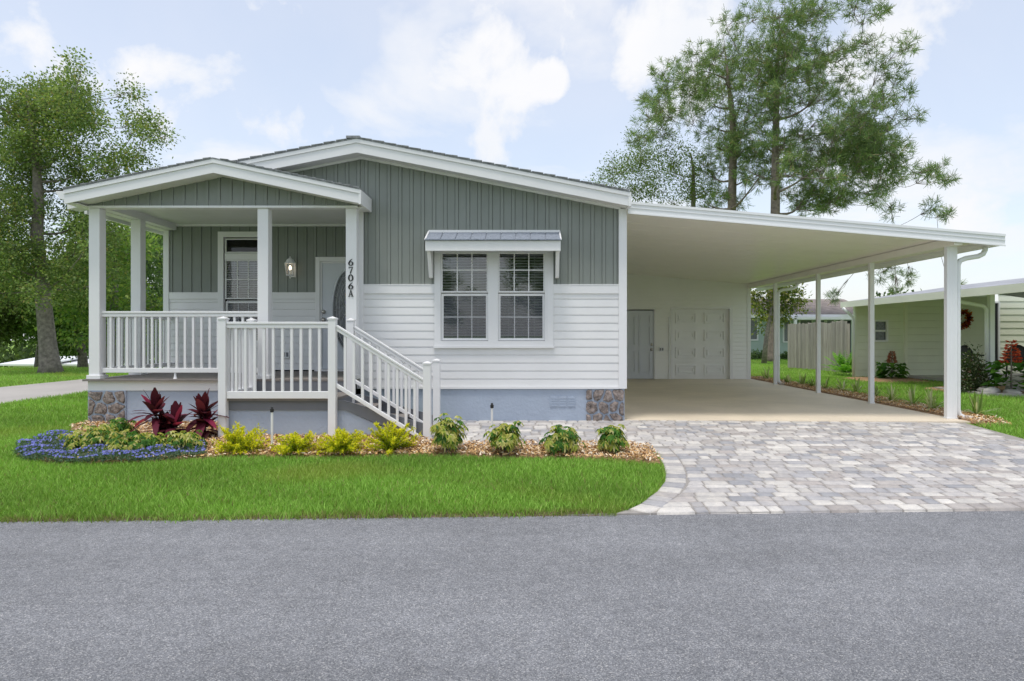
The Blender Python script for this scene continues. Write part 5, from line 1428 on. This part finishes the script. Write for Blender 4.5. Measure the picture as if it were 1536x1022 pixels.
gold('rounded golden shrub under the sloping stringer of the steps', 587, 681, 70, 46)

def cordyline(label, px, py, heads):
    loc = gpos(px, py); s = 1024/loc[1]; o = np.array(loc)
    t = thing('maroon_cordyline', label, 'plant', loc, 'maroon plants in front of the porch')
    parts = []; mb = MB()
    for (dx, h, n, L) in heads:
        top = o + np.array([dx/s, rng.uniform(-.08, .08), h/s]); mb.tube([tuple(o+np.array([dx/s*.4, 0, -.02])), tuple((o+top)/2), tuple(top)], [.016, .013, .010], 7)
        k = np.arange(n); az = k*2.4+rng.uniform(0, 6); f = k/n; el = 1.38-1.45*f**.8+rng.normal(0, .16, n)
        D = np.stack([np.cos(az)*np.cos(el), np.sin(az)*np.cos(el), np.sin(el)], 1)
        P = top + np.array([0, 0, 1])*((0.5-f)*0.12)[:, None]
        V, F = strap(P, D, L*rng.uniform(.75, 1.12, n)*(0.85+.3*f), rng.uniform(.075, .115, n), 0.08+np.clip(f, 0, 1)*0.5, 5)
        col = tints(n, [(.075,.015,.026),(.11,.02,.036),(.16,.028,.055),(.05,.013,.02)], [4,3,2,2], .2); col[rng.uniform(0, 1, n) < 0.10] = (.30,.035,.09)
        parts.append((V, F, np.repeat(col, 12, 0)))
    V, F, C = cat(parts); np_mesh('foliage', V, F, M['leaf'], t, C); mb.build('stem', M['bark_oak'], t)
cordyline('larger maroon plant with three leafy heads in front of the porch', 240, 668, [(-9, 42, 26, .34), (22, 22, 24, .31), (0, 14, 22, .30)])
cordyline('smaller single headed maroon plant beside the left landing post', 306, 660, [(0, 32, 30, .35), (5, 16, 14, .28)])

# blue flowered ground cover along the edge of the bed
fl = np.array([G_(24,690), G_(26,680), G_(50,668), G_(95,660), G_(150,665), G_(150,676), G_(200,679), G_(250,679), G_(306,676), G_(308,690), G_(240,696), G_(160,700), G_(80,701), G_(40,698)])
x0, y0 = fl.min(0); x1, y1 = fl.max(0)
p = scatter(x0-.02, x1+.02, y0-.02, y1+.02, 5200); p = p[inpoly(p, fl)]; n = len(p)
hz = 0.085*(0.65+0.35*np.sin(p[:, 0]*9)*np.sin(p[:, 1]*11+1))
P = np.stack([p[:, 0], p[:, 1], gz(p[:, 0], p[:, 1])+0.03+hz*rng.uniform(.1, 1, n)**.6], 1)
parts = []
for k in range(2):
    V, F = leaf_quads(P+rng.normal(0, .008, (n, 3)), rdir(n)+np.array([0, 0, .6]), rng.uniform(.03, .055, n), rng.uniform(.006, .011, n)); parts.append((V, F, np.repeat(tints(n, [(.13,.21,.12),(.18,.26,.18),(.09,.16,.08)]), 4, 0)))
q = p[rng.uniform(0, 1, n) < 0.17]; m = len(q)
dens_f = 0.5+0.5*np.sin(q[:, 0]*6+1)*np.sin(q[:, 1]*8); q = q[dens_f+rng.uniform(-.2, .6, m) > 0.35]; m = len(q)
hq = 0.10*(0.65+0.35*np.sin(q[:, 0]*9)*np.sin(q[:, 1]*11+1)); ctr = np.stack([q[:, 0], q[:, 1], gz(q[:, 0], q[:, 1])+0.045+hq], 1)
ax = unit(rdir(m)*0.6+np.array([0, -.5, 1])); e1 = unit(np.cross(ax, np.array([.3, .8, .1]))); e2 = np.cross(ax, e1); bc_ = tints(m, [(.15,.17,.52),(.21,.24,.64),(.11,.13,.40),(.26,.26,.62)])
for k in range(5):
    a = k*1.2566; V, F = leaf_quads(ctr, e1*math.cos(a)+e2*math.sin(a), rng.uniform(.011, .017, m), 0.012, hint=ax, fold=0.0); parts.append((V, F, np.repeat(bc_, 4, 0)))
V, F, C = cat(parts); o = np_mesh('blue_flowers', V, F, M['petal'], C=C); tag(o, 'mat of small blue flowers edging the left end of the bed', 'flowers', kind='stuff')

# strap-leaved plants beside the carport
def straps(label, px, py, L, n=26):
    Y = 1269.8/(py-503); 
    if Y < 9.84: x, Y = G_(px, py)
    else: x = X_(px, Y)
    loc = (x, Y, gzf(x, Y)+0.03); o = np.array(loc)
    t = thing('striped_lily', label, 'plant', loc, 'striped plants beside the carport')
    az = rng.uniform(0, 6.28, n); el = rng.uniform(.5, 1.45, n); D = np.stack([np.cos(az)*np.cos(el), np.sin(az)*np.cos(el), np.sin(el)], 1)
    V, F = strap(o+rng.normal(0, .02, (n, 3))*np.array([1, 1, .1]), D, L*rng.uniform(.6, 1.1, n), rng.uniform(.026, .042, n), 0.45*(1.55-el), 4)
    np_mesh('leaves', V, F, M['leaf'], t, np.repeat(tints(n, [(.34,.42,.18),(.55,.58,.36),(.20,.30,.08),(.66,.66,.48)]), 10, 0))
ordn = ['clump of striped leaves just outside the front carport post', 'striped plant just behind the front carport post', 'large striped plant midway between the front two carport posts', 'broad striped plant close to the second carport post', 'striped plant hidden partly by the second carport post', 'striped plant behind the second carport post', 'striped plant midway along the carport floor', 'small striped plant before the third carport post', 'small striped plant between the last two carport posts', 'tiny striped plant at the back downspout', 'striped plant at the corner of the garage', 'little striped plant near the third carport post']
for lab, (px, py, L) in zip(ordn, [(1466,627,.42),(1397,618,.40),(1369,611,.42),(1337,606,.42),(1312,599,.38),(1284,592,.40),(1262,589,.40),(1238,586,.38),(1204,580,.34),(1182,577,.30),(1150,571,.42),(1219,583,.30)]): straps(lab, px, py, L)

# sprinkler pipes
def sprinkler(label, px, ptop, pbase):
    x, y = G_(px, pbase); z0 = gzf(x, y); zt_ = Z_(ptop, y); t = thing('sprinkler_pipe', label, 'sprinkler', (x, y, z0), 'sprinkler pipes in the bed')
    mb = MB(); mb.tube([(x, y, z0-0.02), (x, y, zt_-0.055)], 0.0135, 10); mb.lathe([(.02, 0), (.02, .05), (.0135, .055)], (x, y, z0+0.02), 10); mb.build('riser', M['white_trim'], t)
    mb = MB(); mb.lathe([(.014, -.06), (.021, -.055), (.021, -.02), (.013, -.015), (.013, 0)], (x, y, zt_), 10); mb.build('nozzle', M['black'], t)
sprinkler('white sprinkler pipe with a black head under the landing', 408, 611, 676)
sprinkler('white sprinkler pipe with a black head before the blue skirting', 738, 605, 668)

# ---------------------------------------------------------------- neighbour on the right
nb = thing('cream_house', 'low cream sided neighbour house with a grey roof and porch', 'house', (11.5, 19.5, 0))
YA, YB = 19.75, 19.5
def clap(x0, x1, y, z0, z1, ops=(), h=0.20): return lap_wall(x0, x1, y, z0, z1, ops, h=h, proud=0.022)
wx = (X_(1309, YA), X_(1331, YA), Z_(513, YA), Z_(480, YA))
clap(X_(1283, YA), X_(1362, YA), YA, 0.04, 2.25, [(wx[0]+.03, wx[1]-.03, wx[2]+.03, wx[3]-.03)]).build('wall', M['cream'], nb)
mb = MB(); mb.box(X_(1283, YA), X_(1358, YB), YA+.02, YA+.14, 0.03, 2.2); mb.box(X_(1283, YA)-0.02, X_(1283, YA)+.05, YA-0.035, YA+.03, .03, 2.25); mb.build('wall_end', M['cream'], nb)
clap(X_(1358, YB), X_(1481, YB), YB, 0.06, 2.35).build('wall', M['cream'], nb)
mb = MB(); mb.box(X_(1358, YB)-0.03, X_(1358, YB)+0.045, YB-0.035, YB+0.05, 0.04, 2.35); mb.build('corner_trim', M['creamtrim'], nb)
clap(X_(1497, 20.6), 17.5, 20.6, 0.06, 2.5).build('wall', M['cream'], nb)
mb = MB(); mb.box(X_(1481, YB), X_(1481, YB)+.05, YB+.01, 20.6, .05, 2.5); mb.build('porch_side_wall', M['cream'], nb)
mb = MB(); mb.box(X_(1358, YB), 17.5, YB-0.02, YB+.1, -.05, .058); mb.build('base_trim', M['rim'], nb)
wp = MB(); frame_boxes(wp, *wx, 0.05, YA-0.06, YA+.05); wpo = wp.build('window', M['white_trim'], nb)
mb = MB(); mb.box(wx[0]+.05, wx[1]-.05, YA-0.03, YA+.02, (wx[2]+wx[3])/2-.025, (wx[2]+wx[3])/2+.025); mb.build('sash', M['white_trim'], wpo)
mb = MB(); mb.box(wx[0]+.05, wx[1]-.05, YA+0.01, YA+.02, wx[2]+.05, wx[3]-.05); mb.build('pane', M['bevel'], wpo)
mb = MB(); mb.box(X_(1482, 20.55), X_(1497, 20.55), 20.5, 20.56, 0.1, 2.2); drn = mb.build('door', M['dark'], nb)
mb = MB(); frame_boxes(mb, X_(1481, 20.5)+.0, X_(1499, 20.5), 0.08, 2.25, 0.05, 20.46, 20.499); mb.build('door_frame', M['white_trim'], drn)
ex0, exr = 9.2, 12.5
mb = MB(); mb.prism([(ex0, 2.20), (exr, 2.68), (17.5, 2.0), (17.5, 1.92), (exr, 2.60), (ex0, 2.12)], 11.8, 19.92); nroof = mb.build('roof', M['oldroof'], nb)
mb = MB(); mb.box(ex0-0.03, ex0-0.001, 11.8, 19.95, 2.04, 2.205); mb.prism([(ex0, 2.05), (exr, 2.5), (exr, 2.67), (ex0, 2.19)], 19.93, 19.96); mb.build('fascia', M['creamtrim'], nroof)
mb = MB(); mb.prism([(ex0, 2.04), (exr, 2.52), (exr, 2.535), (ex0, 2.055)], 11.9, 19.9); mb.build('soffit', M['creamtrim'], nroof)
mb = MB(); xq, yq = 10.12, 14.9
mb.box(xq, xq+.10, yq, yq+.10, 0.05, 2.17); mb.build('post', M['alu'], nb)
mb = MB(); mb.tube([(ex0+.05, yq+.05, 2.06), (ex0+.12, yq+.05, 2.0), (xq-.12, yq+.05, 1.88), (xq-.05, yq+.05, 1.80), (xq-.045, yq+.05, 1.5), (xq-.045, yq+.05, .08)], .042, 8); mb.build('downspout', M['alu'], nb, smooth=True)
mb = MB(); xd = X_(1280, 19.65); mb.tube([(xd-.30, 19.65, 2.02), (xd-.1, 19.65, 1.85), (xd, 19.65, 1.72), (xd, 19.65, .05)], .042, 8); mb.build('downspout', M['alu'], nb, smooth=True)
mb = MB(); mb.box(10.9, 16.5, 14.5, 20.5, -0.05, 0.10); mb.build('porch_floor', M['lane'], nb)
# wreath on the cream wall
wx_, wz_, wy_ = X_(1441, YB), Z_(478, YB), YB-0.06
wr = thing('wreath', 'round autumn wreath of red and orange leaves on the cream wall', 'wreath', (wx_, YB-0.02, wz_))
n = 420; a = rng.uniform(0, 6.28, n); P = np.stack([wx_+.20*np.cos(a), np.full(n, wy_), wz_+.20*np.sin(a)], 1)+rng.normal(0, .035, (n, 3))*np.array([1, .5, 1])
V, F = leaf_quads(P, rdir(n)+np.array([0, -.6, 0]), rng.uniform(.06, .12, n), rng.uniform(.04, .07, n))
np_mesh('wreath_leaves', V, F, M['leaf'], wr, np.repeat(tints(n, [(.30,.03,.03),(.15,.02,.03),(.55,.20,.03),(.08,.05,.02),(.45,.08,.03)]), 4, 0))
mb = MB(); mb.tube([(wx_+.2*math.cos(k*.3142), wy_+.01, wz_+.2*math.sin(k*.3142)) for k in range(21)], .02, 6, False); mb.build('wreath_ring', M['bark_oak'], wr)
# dark chairs on the neighbour porch
def chair(label, x, y, rz):
    t = thing('porch_chair', label, 'chair', (x, y, .10), 'dark chairs on the neighbour porch'); ca, sa = math.cos(rz), math.sin(rz)
    def rot(vs): return [(x+(a-x)*ca-(b-y)*sa, y+(a-x)*sa+(b-y)*ca, c) for a, b, c in vs]
    def put(mb, nm): mb.v = rot(mb.v); mb.build(nm, M['black'], t, smooth=(nm != 'seat'))
    mb = MB(); mb.box(x-.26, x+.26, y-.25, y+.25, .50, .55); put(mb, 'seat')
    mb = MB(); mb.tube([(x+.27*math.cos(q), y+.25+.08*math.sin(q), .55+.44*math.sin(q)) for q in [k*math.pi/14 for k in range(15)]], .022, 6)
    mb.add([(x+.26*math.cos(q), y+.26+.08*math.sin(q), .55+.43*math.sin(q)) for q in [k*math.pi/14 for k in range(15)]], [tuple(range(15))]); put(mb, 'backrest')
    for sx_ in (-.23, .23):
        for sy_ in (-.22, .22): mb = MB(); mb.tube([(x+sx_, y+sy_, .5), (x+sx_*1.1, y+sy_*1.1, .10)], .018, 6); put(mb, 'leg')
        mb = MB(); mb.tube([(x+sx_*1.15, y+.26, .78), (x+sx_*1.2, y-.05, .76), (x+sx_*1.1, y-.24, .70), (x+sx_, y-.22, .52)], .018, 6); put(mb, 'armrest')
chair('round backed dark chair behind the bush by the downspout', X_(1466, 15.8), 15.8, .3); chair('round backed dark chair behind the red flowering plant', X_(1531, 16.6), 16.6, -.4)

def shrub(name, label, px, pbase, w, h, cols, Y=None, n=1500, L=.06, wts=None, group=None, flat=.55):
    Y = Y or 1269.8/(pbase-503); s = 1024/Y; x = X_(px, Y); loc = (x, Y, gzf(x, Y)); o = np.array(loc); t = thing(name, label, 'shrub', loc, group)
    r, H = w/2/s, h/s; k = 26; cu = rdir(k); cu[:, 2] = np.abs(cu[:, 2]); CC = o+cu*rng.uniform(.3, .9, (k, 1))*np.array([r, r*.8, H*.8])
    ci = rng.integers(0, k, n); P = CC[ci]+rng.normal(0, .16, (n, 3))*np.array([r, r, H*.8]); P[:, 2] = np.maximum(P[:, 2], o[2]+.02)
    V, F = leaf_quads(P, rdir(n)+np.array([0, 0, .3]), L*rng.uniform(.6, 1.3, n), L*flat*rng.uniform(.7, 1.2, n)); np_mesh('foliage', V, F, M['leaf'], t, np.repeat(tints(n, cols, wts), 4, 0))
    mb = MB()
    for q in CC: mb.tube([(x+rng.normal(0, .04), Y+rng.normal(0, .04), loc[2]-.02), tuple((o+q)/2+np.array([0, 0, .03])), tuple(q)], [.012, .009, .004], 5)
    mb.build('stem', M['bark_oak'], t); return t
shrub('flowering_bush', 'dark bush with tiny pale flowers beside the neighbour downspout', 1458, 587, 72, 82, [(.08,.12,.05),(.12,.16,.07),(.06,.09,.04),(.44,.42,.40),(.16,.09,.07)], Y=14.6, n=5200, L=.055, wts=[4,3,3,1,1])
def fronds(label, px, pbase, w, h, n=34):
    Y = 1269.8/(pbase-503); s = 1024/Y; x = X_(px, Y); loc = (x, Y, 0.03); o = np.array(loc); t = thing('fern', label, 'plant', loc, 'ferns against the cream wall')
    parts = []
    for k in range(n):
        az = rng.uniform(0, 6.28); el = rng.uniform(.45, 1.35); L = (w/2*math.cos(el)+h*math.sin(el))/s*rng.uniform(.8, 1.15); d = np.array((math.cos(az)*math.cos(el), math.sin(az)*math.cos(el), math.sin(el)))
        m = 22; tt = np.linspace(.15, 1, m); P = o+d*(L*tt)[:, None]; P[:, 2] -= .3*L*tt**2*(1.4-el)
        side = unit(np.cross(d[None], np.array([[0, 0, 1.]])))
        for sg in (1, -1):
            V, F = leaf_quads(P, sg*side+d*.5+rng.normal(0, .1, (m, 3)), (.14*np.sin(math.pi*(.1+.85*tt))+.02), .030, droop=.15, hint=np.tile([0, 0, 1.], (m, 1))); parts.append((V, F, np.repeat(tints(m, [(.18,.42,.04),(.25,.50,.06),(.13,.33,.04)]), 4, 0)))
    V, F, C = cat(parts); np_mesh('fronds', V, F, M['leaf'], t, C)
fronds('bright green fern clump at the left end of the cream house', 1270, 563, 66, 32, 50); fronds('bright green fern clump below the cream house window', 1317, 566, 50, 30, 46)
def pagoda(label, px, pbase, Y, h, w, conef, cone_cols=[(.62,.10,.05),(.70,.16,.07),(.50,.06,.04)]):
    s = 1024/Y; x = X_(px, Y); loc = (x, Y, .05); o = np.array(loc); t = thing('pagoda_flower', label, 'plant', loc, 'red flowering plants by the cream house'); H = h/s; r = w/2/s
    n = 90; az = rng.uniform(0, 6.28, n); zz = rng.uniform(.08, .62, n); C0 = np.stack([o[0]+np.cos(az)*r*rng.uniform(.2, .75, n), o[1]+np.sin(az)*r*rng.uniform(.2, .75, n), o[2]+zz*H], 1)
    D = np.stack([np.cos(az), np.sin(az), rng.uniform(-.2, .3, n)], 1); parts = []
    V, F = leaf_quads(C0, D, rng.uniform(.16, .26, n), rng.uniform(.14, .22, n), droop=.35, hint=np.tile([0, 0, 1.], (n, 1))); np_mesh('leaves', V, F, M['leaf'], t, np.repeat(tints(n, [(.09,.22,.035),(.13,.28,.04),(.06,.16,.03)]), 4, 0))
    mb = MB(); mb.tube([tuple(o), (o[0], o[1], o[2]+H*.98)], [.02, .008], 6)
    for k in range(0, n, 6): mb.tube([(o[0], o[1], o[2]+zz[k]*H*.8), tuple(C0[k])], .005, 4)
    mb.build('stem', M['bark_oak'], t)
    for k in range(7):
        f = k/6; zr_ = o[2]+H*(.62+.38*f); rr = conef/s*(1-f*.72); m = int(70*(1-f*.6)); az = rng.uniform(0, 6.28, m)
        P = np.stack([o[0]+np.cos(az)*rr*rng.uniform(.55, 1.05, m), o[1]+np.sin(az)*rr*rng.uniform(.75, 1.05, m), zr_+rng.normal(0, .012, m)], 1)
        V, F = leaf_quads(P, np.stack([np.cos(az), np.sin(az), 0*az+.4], 1), rng.uniform(.05, .08, m), .035); parts.append((V, F, np.repeat(tints(m, cone_cols), 4, 0)))
    V, F, C = cat(parts); np_mesh('flower_head', V, F, M['petal'], t, C)
pagoda('tall plant with a large tiered red flower head at the right edge', 1517, 594, 14.0, 76, 74, 12)
pagoda('plant with a faded red flower head at the cream house corner', 1338, 569, 18.6, 40, 42, 5, [(.45,.16,.11),(.52,.24,.16),(.30,.14,.09)])
# stones edging the neighbour bed
for k, (x, y, w) in enumerate([(9.55, 14.1, .22), (9.85, 13.85, .17), (10.2, 13.65, .2), (9.75, 14.55, .16), (10.3, 14.35, .24), (10.65, 13.5, .15)]):
    mb = MB(); r_ = random.Random(k); ns, nr = 9, 6
    prof = [(w*math.sin(math.pi*(i+.35)/nr), w*.45*(1-math.cos(math.pi*(i+.35)/nr))-w*.2) for i in range(nr)]
    mb.lathe(prof, (x, y, .03), ns); mb.v = [(a+r_.uniform(-.03, .03), b+r_.uniform(-.03, .03), c_+r_.uniform(-.015, .015)) for a, b, c_ in mb.v]
    o = mb.build('garden_stone', M['rock'], smooth=True); o['label'] = 'pale rounded stone edging the bed below the neighbour porch post'; o['category'] = 'stone'; o['group'] = 'stones edging the neighbour bed'
mb = MB(); mb.beam((9.25, 15.4, -.02), (9.32, 14.0, -.02), .12, .09); mb.beam((9.32, 13.98, -.02), (10.6, 13.05, -.02), .12, .09); mb.beam((10.62, 13.04, -.02), (14, 12.85, -.02), .12, .09)
o = mb.build('edging', M['rock']); tag(o, 'low pale concrete edging round the neighbour planting bed', 'edging')

# grey wooden fence
fn = thing('wooden_fence', 'weathered grey board fence standing before the mint house', 'fence', (10.0, 23.9, 0))
fa, fb = Vector((X_(1182, 25.4), 25.4, 0)), Vector((X_(1271, 22.3), 22.3, 0)); dv = fb-fa; L = dv.length; nbd = 30; nv = Vector((dv.y, -dv.x, 0)).normalized()
for k in range(nbd):
    w = L/nbd; p0 = fa+dv*(k/nbd); p1 = fa+dv*((k+.93)/nbd); h = 1.66+rng.uniform(-.03, .03)+(.05 if k > 26 else 0)
    mb = MB(); t_ = nv*(.012+rng.uniform(0, .008)); zb_ = rng.uniform(.01, .06); sh = rng.uniform(-.02, .02)
    q = [p0, p1, p1+t_, p0+t_]; mb.add([(a.x, a.y, zb_) for a in q]+[(a.x+sh*.2, a.y, h+(rng.uniform(-.02, .02))) for a in q], [(0,3,2,1),(4,5,6,7),(0,1,5,4),(1,2,6,5),(2,3,7,6),(3,0,4,7)])
    mb.build('board', M['fence'], fn)
for f in (.01, .5, .985):
    q = fa+dv*f-nv*.06; mb = MB(); mb.box(q.x-.045, q.x+.045, q.y-.045, q.y+.045, 0, 1.62); mb.build('post', M['fence'], fn)
for z in (.35, 1.3): mb = MB(); mb.beam(fa-nv*.022+Vector((0, 0, z)), fb-nv*.022+Vector((0, 0, z)), .04, .09); mb.build('rail', M['fence'], fn)

# mint coloured house beyond the fence
mh = thing('mint_house', 'pale mint bungalow with a brown roof behind the grey fence', 'house', (13, 37, 0)); YH = 36.5
mx0, mx1 = X_(1050, YH), X_(1300, YH)
mb = MB(); mb.box(mx0, mx1, YH, YH+7, 0, 2.35); mb.build('wall', M['mint'], mh)
mb = MB(); mb.prism_x([(YH-.6, 2.30), (YH+3.5, 3.35), (YH+7.6, 2.30), (YH+7.6, 2.2), (YH+3.5, 3.25), (YH-.6, 2.2)], mx0-.4, mx1+.4); mr_ = mb.build('roof', M['redroof'], mh)
mb = MB(); mb.box(mx0-.4, mx1+.4, YH-.64, YH-.6, 2.16, 2.33); mb.build('fascia', M['white_trim'], mr_)
for (a, b, c_, d) in [(1125, 1135, 509, 478), (1176, 1184, 512, 478), (1200, 1217, 500, 480), (1226, 1236, 500, 480), (1240, 1250, 500, 480)]:
    mb = MB(); x0, x1, z0, z1 = X_(a, YH), X_(b, YH), Z_(c_, YH), Z_(d, YH); frame_boxes(mb, x0-.08, x1+.08, z0-.08, z1+.08, .08, YH-.05, YH+.01); wn = mb.build('window', M['white_trim'], mh)
    mb = MB(); mb.box(x0, x1, YH-.02, YH-.005, z0, z1); mb.build('pane', M['bevel'], wn)
mb = MB(); mb.box(X_(1192, YH-2), X_(1282, YH-2), YH-2.4, YH-.65, 2.02, 2.14); mb.build('porch_roof', M['white_trim'], mh)
for px in (1193, 1280): mb = MB(); mb.box(X_(px, YH-2.3)-.06, X_(px, YH-2.3)+.06, YH-2.36, YH-2.24, 0, 2.0); mb.build('porch_post', M['white_trim'], mh)
mb = MB(); mb.box(X_(1257, YH), X_(1276, YH), YH-.03, YH-.004, .05, Z_(481, YH)); mb.build('door', M['dark'], mh)
for (px, pb, w, h, lab) in [(1133, 541, 26, 18, 'dark clipped bush left of the pine trunk'), (1177, 541, 16, 16, 'dark clipped bush right of the pine trunk'), (1146, 541, 14, 17, 'small dark bush touching the pine trunk')]:
    shrub('clipped_bush', lab, px, pb, w, h, DK, Y=34.5, n=700, L=.11, group='bushes by the mint house wall')

# low white buildings down the slope
def lowbuild(label, px0, px1, ptop, pe, Y, wins):
    x0, x1 = X_(px0, Y), X_(px1, Y); g0 = gzf((x0+x1)/2, Y)-.3; ze, zr_ = Z_(pe, Y), Z_(ptop, Y); t = thing('low_building', label, 'building', ((x0+x1)/2, Y, g0), 'low white buildings down the slope')
    mb = MB(); mb.box(x0, x1, Y, Y+9, g0, ze-.02); mb.build('wall', M['white'], t)
    mb = MB(); mb.prism_x([(Y-.5, ze), (Y+4.5, zr_), (Y+9.5, ze), (Y+9.5, ze-.12), (Y+4.5, zr_-.12), (Y-.5, ze-.12)], x0-.5, x1+.5); mb.build('roof', M['alu'], t)
    for (a, b, c_, d) in wins: mb = MB(); mb.box(X_(a, Y), X_(b, Y), Y-.04, Y-.005, Z_(c_, Y), Z_(d, Y)); mb.build('window', M['dark'], t)
lowbuild('low white building with small dark windows left of the oak trunk', 12, 62, 537, 546, 52, [(16, 20, 557, 550), (26, 28, 557, 551), (34, 37, 557, 552), (44, 47, 557, 552)])
lowbuild('low white building with a blank wall right of the oak trunk', 84, 123, 538, 546, 54, [])
